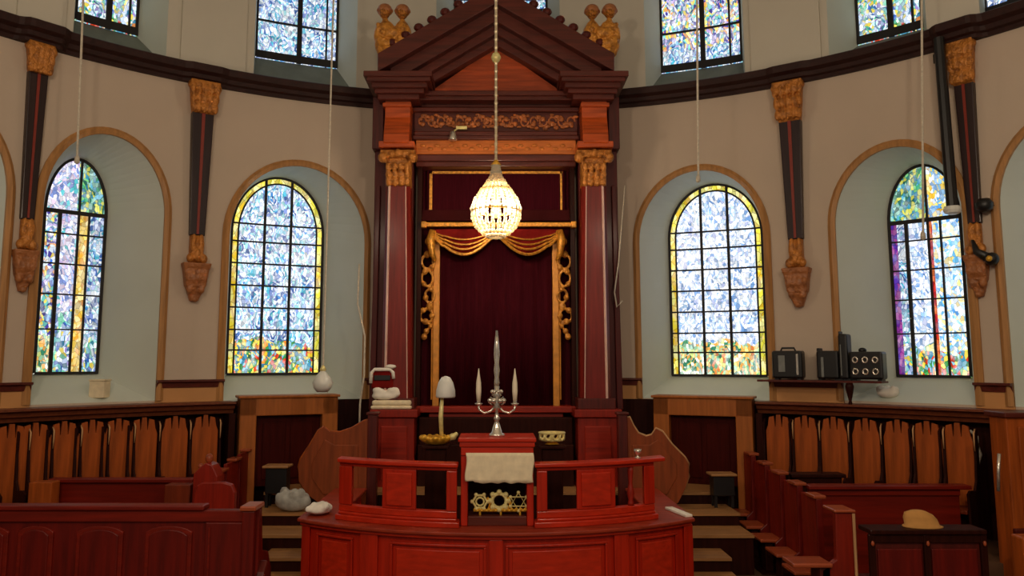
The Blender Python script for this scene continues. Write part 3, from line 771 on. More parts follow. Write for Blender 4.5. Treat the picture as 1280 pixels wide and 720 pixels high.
# carved figure groups on the ends of the pediment
def figures(name_label, s):
    c = W(490 if s < 0 else 753, 72, 12.62); root = thing('carved_figure_group', (c.x, c.y, c.z-.02), name_label, 'carving', 'gilded figure groups on the pediment')
    m = MB(); o = Vector((c.x, c.y, c.z))
    B = lambda x, d, z, r: m.ball(o+Vector((s*x, d, z)), r, 12, 10)
    B(0, 0, .10, (.25, .15, .16)); B(.12, 0, .22, (.17, .14, .2)); B(-.13, .0, .25, (.16, .14, .2)); B(.1, -.02, .42, (.16, .13, .2)); B(-.16, 0, .45, (.13, .12, .18))
    B(.22, -.04, .36, (.08, .1, .17)); B(-.24, -.03, .38, (.08, .1, .16)); B(.0, -.12, .38, (.12, .06, .08)); B(.02, -.12, .2, (.2, .06, .06))
    B(.12, -.02, .6, (.055, .055, .09)); B(-.16, 0, .6, (.05, .05, .08))
    rg = random.Random(11)
    for i in range(30):
        x_ = rg.uniform(-.22, .22); z_ = rg.uniform(.06, .52); cx0, hw_ = (.12, .13) if x_ > 0 else (-.14, .12)
        B(x_, -.135*math.sqrt(max(.15, 1-((x_-cx0)/(hw_+.03))**2)), z_, (.04, .035, .04))
    m.build('bodies', 'carved_gold', root, remesh=.015)
    for x, z in ((.13, .77), (-.16, .76)):
        m = MB(); hc = o+Vector((s*x, -.02, z)); m.ball(hc, (.095, .1, .115), 12, 10); m.ball(hc+Vector((0, -.1, -.015)), (.018, .025, .025), 8, 6)
        for e in (-1, 1): m.ball(hc+Vector((e*.095, .01, -.01)), (.015, .03, .03), 8, 6)
        m.ball(hc+Vector((0, -.085, -.06)), (.03, .02, .012), 8, 6)
        hd = m.build('head', 'gold', root, remesh=.012)
        m = MB(); m.ball(hc+Vector((0, .015, .04)), (.125, .115, .11), 12, 9)
        for k in range(9):
            t = k*2*math.pi/9; m.ball(hc+Vector((.1*math.cos(t), .02+.09*math.sin(t), .03)), .04, 8, 6)
        m.build('hair', 'carved_wood', hd, remesh=.014)
figures('gilded carved pair of figures on the left end of the pediment', -1)
figures('gilded carved pair of figures on the right end of the pediment', 1)
# small fittings on the frieze
q = W(566, 172, 12.98)
root = thing('spot_lamp', (q.x, q.y, q.z-.1), 'small pale spot lamp fixed on the ark frieze left of the chandelier cord', 'lamp')
MB().lathe([(.02, .12), (.045, .1), (.075, -.03), (.07, -.05), (.02, -.045)], q, 14).build('lamp_head', 'silver', root, smooth=True)
m = MB(); e = W(577, 160, 13.0); m.box(e.x-.09, e.x+.09, 12.97, 13.02, e.z-.025, e.z+.025); m.tube([q+Vector((0,0,.1)), (e.x-.05, 12.99, e.z)], .012, 6); m.build('bracket', 'brass_pale', root)

# ------------------------------------------------------------------ chandelier
YH = 11.2
top = W(619, 200, YH); bot = W(620, 297, YH); H = top.z-bot.z; Rm = 31/1000*YH*.98
root = thing('crystal_chandelier', bot, 'lit teardrop crystal chandelier hanging on a long cord before the ark', 'chandelier')
cx, cz = 0.0, bot.z
def rad(t):   # t 0 at the foot, 1 at the neck
    return Rm*math.sqrt(max(0, 1-((t-.34)/.34)**2)) if t < .34 else Rm*(.14+.86*(.5+.5*math.cos(math.pi*min(1, (t-.34)/.56))))
for k in range(22):
    an = 2*math.pi*k/22; m = MB()
    for i in range(24):
        t = .02+.9*i/23; r_ = rad(t)
        m.ball((cx+r_*math.cos(an), YH+r_*math.sin(an), cz+H*t), (.024, .024, .032) if i % 3 else .034, 6, 4)
    m.build('crystal_strand', 'crystal', root)
m = MB()
for t in (.05, .34, .62, .78, .9):
    r_ = max(.03, rad(t)); m.tube([(cx+r_*math.cos(a)*.97, YH+r_*math.sin(a)*.97, cz+H*t) for a in linsp(0, 2*math.pi, 25)[:-1]], .012, 6, True)
m.tube([(cx, YH, cz+.25*H), (cx, YH, cz+.96*H)], .014, 8)
m.build('brass_frame', 'brass', root)
MB().lathe([(.02, 0), (.06, .02), (.05, .06), (.075, .09), (.03, .14), (.012, .2)], (cx, YH, cz+.86*H), 14).build('crown', 'brass', root, smooth=True)
for k in range(4):
    an = math.radians((25, 155, 205, 335)[k]); r_ = Rm*.66
    m = MB(); p = Vector((cx+r_*math.cos(an), YH+r_*math.sin(an), cz+.40*H)); m.ball(p, (.075, .075, .10), 10, 8); bl = m.build('bulb', 'bulb', root, smooth=True)
    MB().lathe([(.012, -.1), (.03, -.09), (.03, -.05)], p, 10).build('bulb_cup', 'brass', bl)
zt = ZTOP
m = MB(); m.tube([(cx, YH, top.z-.06), (cx, YH, zt)], .02, 8)
for i in range(60): m.ball((cx, YH, top.z+i*.12), (.028, .028, .04), 6, 4)
m.build('cord', 'chain', root)
q = W(619, 72, YH); m = MB(); m.lathe([(.0, -.09), (.05, -.06), (.075, 0), (.05, .06), (0, .09)], (cx, YH, q.z), 14); m.build('cord_ball', 'brass_pale', root, smooth=True)
# long hanging cords
def hang(px0, py0, px1, py1, Y, label, lamp=None):
    a, b = W(px0, py0, Y), W(px1, py1, Y)
    rt = thing('hanging_cord', b, label, 'cord', 'pale hanging cords')
    d = (a-b).normalized(); t = (ZTOP-b.z)/d.z
    MB().tube([b, b+d*t*.5, b+d*t], .0155, 7).build('cord', 'cord', rt)
    MB().lathe([(.01, 0), (.035, .02), (.03, .09), (.015, .12)], b, 10).build('end_weight', 'cord', rt, smooth=True)
    return rt
hang(104, 0, 96, 205, 10.6, 'thin pale cord hanging in front of the far left window')
hang(871, 0, 873, 228, 11.6, 'thin pale cord hanging over the window just right of the ark')
hang(1152, 0, 1154, 300, 10.6, 'thin pale cord hanging in front of the bright far right window')
b = W(403, 490, 11.9); root = thing('pendant_lamp', b, 'white glass pendant lamp on a long cord near the left doorway', 'lamp')
a = W(414, 100, 11.9); d = (a-b); 
MB().tube([b+d*.06, b+d, b+d*((ZTOP-b.z)/d.z)], .014, 7).build('cord', 'cord', root)
MB().lathe([(.02, .02), (.08, .0), (.13, .06), (.15, .14), (.11, .22), (.05, .29), (.03, .31)], b, 18).build('glass_shade', 'white', root, smooth=True)
MB().lathe([(.03, 0), (.05, .02), (.03, .07), (.015, .09)], b+Vector((0,0,.3)), 12).build('lamp_holder', 'brass_pale', root, smooth=True)
# slack cables beside the ark
def cable(pts, r_, mat, label):
    m = MB(); m.tube(pts, r_, 7); return tag(m.build('cable', mat, smooth=True), label, 'cable')
cable([W(449, 330, 13.0), W(447, 380, 13.0), W(456, 420, 12.98), W(455, 470, 12.96), W(450, 505, 12.95), W(449, 540, 12.95)], .016, 'cord', 'pale slack cable running down the wall left of the ark')
cable([W(781, 232, 13.03), W(773, 330, 13.0), W(768, 365, 13.0), W(771, 384, 13.0), W(778, 376, 13.02)], .012, 'cord', 'thin cable curling beside the right ark column')

# ------------------------------------------------------------------ doorways under the windows
dn = 0
def doorway(px0, px1, ytop, mirror):
    global dn; dn += 1
    s = -1 if mirror else 1
    mid = (px0+px1)/2; th = cyl(mid, 560, R-.45)[0]
    c = C(th, .85, R-.45); root = place('door_%d' % dn, c)
    ex = Vector((math.cos(th), -math.sin(th), 0)); en = Vector((-math.sin(th), -math.cos(th), 0))
    Y = c.y; w = (px1-px0)/1000*Y/2/math.cos(th*.55); zt = W(mid, ytop, Y).z
    def bx(m, x0, x1, d0, d1, z0, z1):
        vs = [c*1 + ex*x + en*d + Vector((0, 0, z-.85)) for z in (z0, z1) for x, d in ((x0, d0), (x1, d0), (x1, d1), (x0, d1))]
        m.add(vs, [(0,1,2,3),(4,7,6,5),(0,4,5,1),(1,5,6,2),(2,6,7,3),(3,7,4,0)])
    m = MB(); fw = .25
    bx(m, -w, -w+fw, -.35, .06, .45, zt); bx(m, w-fw, w, -.35, .06, .45, zt); bx(m, -w, w, -.35, .06, zt-.27, zt); bx(m, -w-.03, w+.03, -.38, .09, zt, zt+.04)
    m.build('door_frame', 'ochre', root, bevel=.012)
    m = MB(); bx(m, -w+fw, w-fw, -.16, -.10, .85, zt-.27); lf_ = m.build('door_leaf', 'door_red', root)
    m = MB(); bx(m, -w+fw+.12, -.04, -.10, -.08, .95, zt-.38); bx(m, .04, w-fw-.12, -.10, -.08, .95, zt-.38); m.build('door_panels', 'door_red', lf_, bevel=.012)
doorway(303, 418, 497, True)
doorway(821, 937, 498, False)

# ------------------------------------------------------------------ curved side wings of the ark stair
def wing(s, label):
    Y = 11.75
    right = [(779, 640), (779, 524), (787, 522), (792, 533), (798, 542), (808, 546), (815, 544), (820, 536), (828, 540), (840, 556), (856, 572), (861, 580), (861, 596), (856, 612), (848, 628), (840, 660), (779, 660)]
    left = [(466, 640), (466, 524), (455, 527), (440, 536), (425, 541), (412, 540), (405, 534), (398, 539), (388, 556), (376, 574), (373, 584), (374, 602), (384, 618), (400, 630), (404, 660), (466, 660)]
    src = right if s > 0 else left
    pts = [W(x, y, Y) for x, y in src]
    zb = .86 if False else None
    P = [(p.x, max(p.z, .69)) for p in pts]
    root = thing('stair_wing', ((P[0][0]+P[len(P)//2][0])/2, Y, .69), label, 'stair side')
    m = MB(); m.prism(P, 'y', Y, Y+.09); pn = m.build('side_board', 'wing', root, bevel=.012)
    m = MB(); k = [W(x, y-1, Y+.045) for x, y in src[1:-3]]; m.tube(k, .016, 7); m.build('edge_moulding', 'stall_pale' if s > 0 else 'stall', pn, smooth=True)
    m = MB()
    if s > 0: q = [(790, 556), (812, 556), (822, 549), (846, 580), (846, 596), (834, 618), (790, 618)]
    else: q = [(448, 556), (418, 556), (406, 549), (390, 580), (390, 598), (404, 618), (448, 618)]
    m.prism([(W(x, y, Y).x, max(W(x, y, Y).z, .75)) for x, y in q], 'y', Y-.02, Y+.02); m.build('panel', 'wing', pn, bevel=.01)
    m = MB(); a = W(466 if s < 0 else 778, 524, Y); m.box(a.x-.07, a.x+.07, Y-.03, Y+.12, .69, a.z+.06); m.box(a.x-.09, a.x+.09, Y-.05, Y+.14, a.z+.06, a.z+.1); m.build('newel_post', 'mahogany_dark', root, bevel=.012)
wing(1, 'curved wooden stair side right of the ark pedestal')
wing(-1, 'curved wooden stair side left of the ark pedestal')

# ------------------------------------------------------------------ bimah
RB, YCB = 3.58, 12.34
def BP(px_or_x, r, isx=True):
    ph = math.asin(max(-1, min(1, px_or_x/r))); return (r*math.sin(ph), YCB-r*math.cos(ph))
def arcpts(x0, x1, r, n=24): return [BP(x, r) for x in linsp(x0, x1, n)]
XE = 2.2
bim = thing('bimah_platform', (0, 10.4, 0), 'large red wooden platform with curved panelled front in the centre foreground', 'platform')
def outline(r, xe, yb): return arcpts(-xe, xe, r)+[(xe, yb), (-xe, yb)]
def walled(r, xe, t, yb):
    "horseshoe: curved front and two straight sides, open at the back, with a sunken floor inside"
    return arcpts(-xe, xe, r)+[(xe, yb), (xe-t, yb)]+arcpts(xe-t, -xe+t, r-t)+[(-xe+t, yb), (-xe, yb)]
MB().prism(walled(RB, XE, .30, 11.6), 'z', 0, .92).build('body', 'bimah', bim)
MB().prism(walled(RB+.06, XE+.05, .38, 11.62), 'z', .92, .96).build('moulding', 'bimah_x', bim, bevel=.008)
MB().prism(walled(RB+.10, XE+.08, .45, 11.64), 'z', .96, 1.0).build('deck', 'deck_wood', bim, bevel=.012)
MB().prism(outline(RB-.3, XE-.3, 11.6), 'z', 0.02, .17).build('sunken_floor', 'velvet_red', bim)
def arcbox(m, x0, x1, r0, r1, z0, z1, n=10):
    a = arcpts(x0, x1, r1, n); b = arcpts(x1, x0, r0, n); m.prism(a+b, 'z', z0, z1)
def ex_(px, Y=9.0):
    x = (px-624)*.0085
    for _ in range(6): x = (px-624)/1025*(YCB-math.sqrt(RB*RB-x*x))
    return x
for a, b in ((402, 447), (493, 612), (636, 762), (797, 848)):
    x0, x1 = ex_(a), ex_(b); m = MB()
    t = .028; arcbox(m, x0, x1, RB-.02, RB+.035, .86-t, .86); arcbox(m, x0, x1, RB-.02, RB+.035, .16, .16+t)
    arcbox(m, x0, x0+t, RB-.02, RB+.035, .16+t, .86-t, 3); arcbox(m, x1-t, x1, RB-.02, RB+.035, .16+t, .86-t, 3)
    fr_ = m.build('panel_frame', 'bimah', bim, bevel=.008)
    m = MB(); arcbox(m, x0+.07, x1-.07, RB-.02, RB+.012, .16+.07, .86-.07); m.build('panel', 'bimah_x', fr_, bevel=.008)
for a, b in ((456, 478), (615, 633), (770, 788), (384, 394), (856, 867)):
    m = MB(); arcbox(m, ex_(a), ex_(b), RB-.02, RB+.04, .0, .92, 4); m.build('pilaster', 'bimah', bim, bevel=.012)
m = MB(); arcbox(m, -XE+.02, XE-.02, RB-.02, RB+.05, 0, .12, 20); m.build('plinth', 'mahogany_dark', bim, bevel=.01)
# balustrades on the deck
RR = RB-.16
def balustrade(s, posts, solid, label, top_x, balusters=()):
    xs_ = [x for p in posts for x in p]
    lo, hi = min(xs_), max(xs_)
    c = BP((lo+hi)/2, RR); root = thing('balustrade', (c[0], c[1], 1.0), label, 'balustrade')
    m = MB(); arcbox(m, lo-.03, hi+.03, RR-.16, RR+.06, 1.0, 1.06, 16); arcbox(m, lo, hi, RR-.12, RR+.02, 1.06, 1.09, 16); arcbox(m, lo, hi, RR-.10, RR, 1.09, 1.165, 16); m.build('base_rail', 'bimah_x', root, bevel=.01)
    m = MB(); arcbox(m, top_x[0], top_x[1], RR-.15, RR+.05, 1.635, 1.68, 20); arcbox(m, lo, hi, RR-.10, RR, 1.595, 1.635, 16); m.build('top_rail', 'bimah_x', root, bevel=.012)
    for a, b in posts:
        m = MB(); arcbox(m, a, b, RR-.10, RR+.01, 1.165, 1.595, 3); m.build('post', 'bimah', root, bevel=.01)
    for a, b in solid:
        m = MB(); arcbox(m, a, b, RR-.09, RR, 1.165, 1.595, 6); pn = m.build('solid_panel', 'bimah', root, bevel=.01)
        m = MB(); mid = (a+b)/2; arcbox(m, mid-.16*(b-a)/.42, mid+.16*(b-a)/.42, RR-.01, RR+.02, 1.2, 1.56, 4); rp = m.build('raised_panel', 'bimah_x', pn, bevel=.012)
    for a in balusters:
        q = BP(a, RR-.05); MB().lathe([(.035, 0), (.035, .03), (.025, .06), (.045, .13), (.03, .2), (.022, .25), (.035, .38), (.035, .43)], (q[0], q[1], 1.165), 14).build('baluster', 'mahogany', root, smooth=True)
def e9(px, Y=0):
    x = 0
    for _ in range(8): x = (px-621)/1025*(YCB-math.sqrt(RR*RR-x*x))
    return x
balustrade(-1, [(e9(425, 9.6), e9(441, 9.6)), (e9(559), e9(572))], [(e9(479, 9.45), e9(521, 9.35))], 'red open balustrade on the platform left of the lectern', (e9(423), e9(573.5)))
balustrade(1, [(e9(672), e9(685)), (e9(806, 9.55), e9(819, 9.6))], [(e9(722, 9.3), e9(770, 9.42))], 'red open balustrade on the platform right of the lectern', (e9(669.5), e9(832)), [e9(790, 9.5)])

# ------------------------------------------------------------------ lectern
YL = 9.0
lec = thing('lectern', (0, 9.25, 1.0), 'red wooden reading lectern in the gap of the balustrade', 'lectern')
l0, l1 = W(576, 600, YL).x, W(667, 600, YL).x
MB().box(l0-.02, l1+.02, 9.23, 9.55, .17, .999).build('lectern_block', 'mahogany_dark', bim, bevel=.01)
zf = zbk = W(620, 547, YL).z; zs = W(620, 566, YL).z
MB().box(l0-.03, l1+.03, YL-.06, 9.56, zf-.045, zf).build('top', 'bimah_x', lec, bevel=.012)
m = MB(); m.box(l0-.015, l1+.015, YL-.04, 9.54, zf-.10, zf-.045); m.box(l0, l1, YL-.02, 9.52, zs-.03, zf-.10); m.build('fascia', 'bimah_x', lec, bevel=.012)
for a, b in ((l0, l0+.075), (l1-.075, l1)):
    MB().box(a, b, YL, 9.5, 1.0, zs-.03).build('side_panel', 'bimah', lec, bevel=.01)
MB().box(l0+.075, l1-.075, 9.42, 9.48, 1.0, zs-.03).build('back_panel', 'dark', lec)
MB().box(l0+.075, l1-.075, YL+.02, 9.42, 1.0, 1.10).build('shelf', 'mahogany_dark_x', lec, bevel=.008)
# cloth hanging below the top
m = MB(); n = 36; vs = []; xa, xb = W(582, 600, YL-.06).x, W(667, 600, YL-.06).x
zt_, zb_ = zs+.004, W(620, 604, YL-.06).z
k = 9
for i in range(n+1):
    t = i/n; x = xa+(xb-xa)*t
    for j in range(k):
        u = j/(k-1); w_ = .010*u*math.sin(t*17+u*2)+.006*math.sin(t*41)*u
        edge = (.02 if t < .12 else -.006*math.sin(t*30)) if j == k-1 else 0
        vs.append((x+.01*math.sin(u*6), YL-.045-w_, zt_+(zb_-zt_)*u+edge))
m.add(vs, [(i*k+j, (i+1)*k+j, (i+1)*k+j+1, i*k+j+1) for i in range(n) for j in range(k-1)])
cl = m.build('lectern_cloth', 'linen', smooth=True); tag(cl, 'cream cloth draped over the front of the lectern', 'cloth'); so = cl.modifiers.new('thick', 'SOLIDIFY'); so.thickness = .008
# gilded filigree emblem in the open front
root = thing('gilded_emblem', W(625, 640, YL+.08), 'pale gold openwork emblem of rings and stars inside the lectern front', 'emblem')
Yg = YL+.10
def poly(cx_, cy_, r_, n_, ph, m, th=.014): m.tube([W(cx_+r_*math.cos(ph+2*math.pi*i/n_), cy_-r_*math.sin(ph+2*math.pi*i/n_), Yg) for i in range(n_)], th, 6, True)
m = MB(); poly(600, 627, 9, 6, 0, m); poly(600, 627, 5, 10, 0, m, .01)
for i in range(6): q = W(600+10*math.cos(i*1.047), 627-10*math.sin(i*1.047), Yg); m.ball(q, .022, 8, 6)
m.build('ring_rosette', 'brass_pale', root)
m = MB(); poly(624, 626, 9, 12, 0, m, .02)
for i in range(8): q = W(624+11.5*math.cos(i*.785), 626-11*math.sin(i*.785), Yg); m.ball(q, .03, 8, 6)
m.build('flower_rosette', 'brass_pale', root)
m = MB(); poly(648, 627, 11.5, 3, math.pi/2, m); poly(648, 627, 11.5, 3, -math.pi/2, m)
for i in range(6): q = W(648+11.5*math.cos(math.pi/6+i*1.047), 627-11.5*math.sin(math.pi/6+i*1.047), Yg); m.ball(q, .02, 8, 6)
m.build('six_pointed_star', 'brass_pale', root)
m = MB(); a, b = W(592, 638, Yg), W(658, 638, Yg); m.tube([a, b], .014, 6)
for i in range(12): q = W(594+i*5.7, 637, Yg); m.ball(q, .022, 8, 6)
for x in (612, 637): m.tube([W(x-3, 622, Yg), W(x+1, 628, Yg), W(x-2, 638, Yg)], .016, 6)
for x in (600, 626, 650): q = W(x, 640, Yg); m.tube([(q.x, Yg, q.z+.04), (q.x, Yg, 1.102)], .012, 6)
m.build('base_bar', 'brass', root)

# ------------------------------------------------------------------ candelabrum
Yk = 9.15; q0 = W(621, 546, Yk); zk = zf+.01
root = thing('candelabrum', (q0.x, Yk, zk), 'tall silver three branched candelabrum standing on the lectern', 'candelabrum')
X = q0.x; Z = lambda y: W(620, y, Yk).z
m = MB(); m.lathe([(.085, -0.010), (.09, 0.013), (.06, 0.033), (.045, 0.092), (.03, 0.132), (.025, 0.165), (.04, 0.185), (.022, 0.211), (.018, 0.277), (.035, 0.297), (.04, 0.317), (.02, 0.337)], (X, Yk, zk), 20); m.build('stem', 'silver', root, smooth=True)
zj = Z(512)
for s in (-1, 1):
    m = MB(); m.tube([(X, Yk, zj+.06), (X+s*.07, Yk, zj-.02), (X+s*.14, Yk, zj-.04), (X+s*.2, Yk, zj+.0), (X+s*.205, Yk, zj+.05)], .013, 8)
    m.tube([(X+s*.02, Yk, zj+.1), (X+s*.07, Yk, zj+.14), (X+s*.09, Yk, zj+.08), (X+s*.05, Yk, zj+.05)], .01, 7)
    m.lathe([(.015, 0), (.04, .015), (.045, .03), (.02, .035), (.022, .08)], (X+s*.205, Yk, zj+.04), 12); ar = m.build('branch', 'silver', root, smooth=True)
    m = MB(); m.lathe([(.022, 0), (.03, .1), (.028, .2), (.012, .3), (.004, .36)], (X+s*.205, Yk, zj+.1), 12); m.build('candle', 'candle', ar, smooth=True)
m = MB(); m.lathe([(.02, 0), (.05, .02), (.03, .05), (.055, .09), (.02, .13), (.06, .16), (.025, .2), (.03, .26)], (X, Yk, zj), 14)
for i in range(6): t = i*1.047; m.ball((X+.075*math.cos(t), Yk+.075*math.sin(t), zj+.1), .03, 8, 6); m.ball((X+.05*math.cos(t), Yk+.05*math.sin(t), zj+.2), .024, 8, 6)
m.build('knop', 'silver', root, smooth=True)
m = MB(); hz = Z(421)-(zj+.24); m.lathe([(.022, 0), (.032, .06), (.024, .12), (.034, .2), (.024, .28), (.034, .38), (.026, .5), (.012, .65), (.003, hz)], (X, Yk, zj+.24), 12); m.build('centre_spire', 'silver', root, smooth=True)

# ------------------------------------------------------------------ gilded lamp stands either side of the lectern
Yp = 10.3
def stand(px, label):
    q = W(px, 556, Yp); root = thing('lamp_stand', (q.x, Yp, .17), label, 'stand', 'dark stands on the platform')
    MB().box(q.x-.17, q.x+.17, Yp-.13, Yp+.13, .17, .24).build('base', 'dark', root, bevel=.012)
    MB().box(q.x-.13, q.x+.13, Yp-.1, Yp+.1, .24, q.z-.04).build('post', 'dark', root, bevel=.012)
    MB().box(q.x-.17, q.x+.17, Yp-.14, Yp+.14, q.z-.04, q.z).build('top', 'dark', root, bevel=.01)
    return q
q = stand(545, 'dark wooden stand behind the left balustrade, carrying the white shaded lamp')
root = thing('table_lamp', (q.x, Yp, q.z), 'white dome shaded lamp on an ornate gold foot left of the lectern', 'lamp')
m = MB(); m.lathe([(.05, 0), (.12, .01), (.19, .05), (.2, .09), (.14, .11), (.05, .12)], q, 20, 1, .7)
for i in range(12): t = i*.5236; m.ball((q.x+.18*math.cos(t), Yp+.13*math.sin(t), q.z+.09), (.04, .035, .035), 8, 6)
m.build('foot', 'brass', root, remesh=.014)
m = MB(); xr = W(552, 540, Yp).x; m.tube([(xr, Yp, q.z+.1), (W(551, 520, Yp).x, Yp, W(0, 520, Yp).z), (W(553, 520, Yp).x, Yp, W(0, 492, Yp).z)], [.025, .03, .02], 10); m.build('rod', 'brass_pale', root, smooth=True)
c = W(557, 497, Yp); hs = W(0, 470, Yp).z-c.z
MB().lathe([(.02, .0), (.118, 0), (.125, .02), (.12, hs*.35), (.095, hs*.7), (.055, hs*.94), (.01, hs)], c, 24).build('dome_shade', 'white', root, smooth=True)
m = MB(); e = W(566, 546, Yp-.05); m.ball(e, (.05, .04, .045), 10, 8); m.ball(e+Vector((.04, 0, .03)), .03, 8, 6); m.ball(e+Vector((-.03, 0, -.02)), .03, 8, 6); m.tube([e, (q.x+.15, Yp-.05, q.z+.07)], .015, 6); m.build('rosette', 'brass_pale', root, remesh=.01)
q = stand(690, 'dark wooden stand behind the right balustrade, carrying the gold openwork bowl')
root = thing('gilded_bowl', (q.x, Yp, q.z), 'pale gold openwork bowl on the stand right of the lectern', 'bowl')
m = MB(); m.lathe([(.03, 0), (.09, .01), (.06, .03), (.13, .05), (.15, .06)], q, 20, 1, .7); m.build('foot', 'brass', root)
m = MB()
for k, zz in ((.13, .06), (.16, .15)): m.tube([(q.x+k*math.cos(t), Yp+k*.7*math.sin(t), q.z+zz) for t in linsp(0, 2*math.pi, 21)[:-1]], .014, 6, True)
for i in range(10):
    t = i*.628; cc = Vector((q.x+.15*math.cos(t), Yp+.105*math.sin(t), q.z+.105)); tx = Vector((-math.sin(t), math.cos(t)*.7, 0))
    m.tube([cc+tx*.042*math.cos(a)+Vector((0, 0, .042*math.sin(a))) for a in linsp(0, 2*math.pi, 11)[:-1]], .012, 6, True)
m.build('openwork_rim', 'brass_pale', root)

# ------------------------------------------------------------------ things on the left ark pedestal
Yq = 12.62
zt_ = W(490, 512, 12.66).z
a = W(462, 517, Yq); b = W(514, 503, Yq)
m = MB(); m.box(a.x, b.x, 12.68, 12.98, zt_+.002, zt_+.06); m.box(a.x+.02, b.x-.01, 12.69, 12.97, zt_+.06, zt_+.14)
tag(m.build('folded_cloth', 'linen', bevel=.03), 'cream folded cloth lying on the left pedestal of the ark', 'cloth')
m = MB()
for i in range(14): m.ball((a.x+.05+.33*random.random(), 12.8+.1*random.random(), zt_+.2+.1*random.random()), (.09, .08, .06), 8, 6)
m.ball((a.x+.2, 12.83, zt_+.2), (.21, .12, .07), 12, 8)
tag(m.build('crumpled_cloth', 'cloth_white', remesh=.025), 'white crumpled cloth under the maroon case on the left pedestal', 'cloth')
zc_ = zt_+.325
x0, x1 = W(463, 480, Yq+.2).x, W(493, 480, Yq+.2).x
root = thing('velvet_case', ((x0+x1)/2, 12.84, zc_), 'maroon case with a white rounded rim on the cloths of the left pedestal', 'case')
hh = W(480, 461, Yq+.2).z-zc_
m = MB(); m.box(x0+.02, x1-.02, 12.78, 12.92, zc_, zc_+hh-.03); m.build('body', 'velvet_red', root, bevel=.02)
m = MB(); m.tube([(x0+.01, 12.78, zc_+.08), (x0+.02, 12.78, zc_+hh-.06), (x0+.07, 12.78, zc_+hh-.01), (x1-.07, 12.78, zc_+hh-.01), (x1-.02, 12.78, zc_+hh-.06), (x1-.01, 12.78, zc_+.15)], .028, 8); m.build('rim', 'cloth_white', root, smooth=True)
m = MB(); m.box(x0+.06, x1-.06, 12.765, 12.79, zc_+.12, zc_+hh-.1); m.build('dark_window', 'black', root, bevel=.01)
m = MB(); m.ball((x1-.06, 12.8, zc_+hh+.035), (.09, .06, .035), 10, 6); m.build('folded_tip', 'cloth_white', root, smooth=True)
# small silver cup on the right balustrade
q = BP(e9(800, 9.5), RR-.06)
root = thing('silver_cup', (q[0], q[1], 1.681), 'small silver cup lying near the right end of the balustrade rail', 'cup')
MB().lathe([(.035, 0), (.03, .008), (.01, .02), (.012, .04), (.04, .06), (.045, .1), (.04, .1), (.03, .06)], (q[0], q[1], 1.681), 16).build('cup', 'silver', root, smooth=True)
# white cloths on the deck ends
def crumple(name, mat, c, rx, ry, rz, n, label, cat):
    random = _r.Random(n*7+3)
    m = MB(); m.ball((c[0], c[1], c[2]+rz*.4), (rx, ry, rz*.4), 14, 8)
    for i in range(n):
        m.ball((c[0]+rx*random.uniform(-.7, .7), c[1]+ry*random.uniform(-.7, .7), c[2]+rz*random.uniform(.4, .75)), (rx*.28, ry*.3, rz*.25), 8, 6)
    return tag(m.build(name, mat, remesh=.02), label, cat)
crumple('white_cloth', 'cloth_white', (-2.08, 9.72, 1.0), .15, .22, .16, 7, 'white crumpled cloth at the left end of the platform deck', 'cloth')
m = MB(); pts = [(2.05, 10.0), (2.15, 10.03), (2.27, 9.52), (2.18, 9.48)]
m.prism(pts, 'z', 1.001, 1.03); tag(m.build('white_board', 'cloth_white', bevel=.006), 'white board lying along the right end of the platform deck', 'board')

# ------------------------------------------------------------------ wall stalls
def stall_proto(label):
    # seat faces -Y, back at y=0, foot at z=0
    root = thing('wall_stall', (0, 0, 0), label, 'stall', 'wooden stalls along the apse wall')
    w = .187
    pr = [(-w, .45), (w, .45), (w, 1.28), (w-.03, 1.36), (w-.05, 1.48), (w-.12, 1.50), (w-.135, 1.34), (.045, 1.34), (.03, 1.52), (-.03, 1.52), (-.045, 1.34), (-w+.135, 1.34), (-w+.12, 1.50), (-w+.05, 1.48), (-w+.03, 1.36), (-w, 1.28)]
    MB().prism(pr, 'y', -.06, -.02).build('backrest', 'stall', root, bevel=.008)
    MB().box(-w, w, -.42, -.06, .40, .45).build('seat', 'stall_red', root, bevel=.012)
    for s in (-1, 1):
        sd = [(0, 0), (-.4, 0), (-.42, .5), (-.44, .66), (-.36, .70), (-.2, .68), (-.13, .8), (-.09, 1.15), (-.1, 1.4), (0, 1.46)]
        ob = MB().prism(sd, 'x', s*(w+.012), s*(w+.042)).build('side_panel', 'dark', root, bevel=.006)
        MB().tube([(s*(w+.027), -.09, 1.17), (s*(w+.027), -.1, 1.3), (s*(w+.027), -.1, 1.4), (s*(w+.027), -.05, 1.45)], [.005, .010, .012, .010], 6).build('arm_highlight', 'stall_pale', ob, smooth=True) if s > 0 else None  # lit edge of the arm painted as a thin pale line
    MB().box(-w, w, -.1, -.06, 0, .4).build('apron', 'dark', root)
    return root
ORD = ['first', 'second', 'third', 'fourth', 'fifth', 'sixth', 'seventh', 'eighth']
proto = None
for side, pxs in (('left', [255, 217, 178, 146, 113, 78, 42, 12]), ('right', [975, 1008, 1044, 1084, 1124, 1161, 1199])):
    for i, px in enumerate(pxs):
        th = cyl(px, 560, R-.32)[0]; p = C(th, .45, R-.30)
        lab = '%s stall from the %s doorway in the row along the %s wall' % (ORD[i], side, side)
        if proto is None: proto = stall_proto(lab); proto.location = p; proto.rotation_euler = (0, 0, -th)
        else: dup(proto, p, -th, lab)
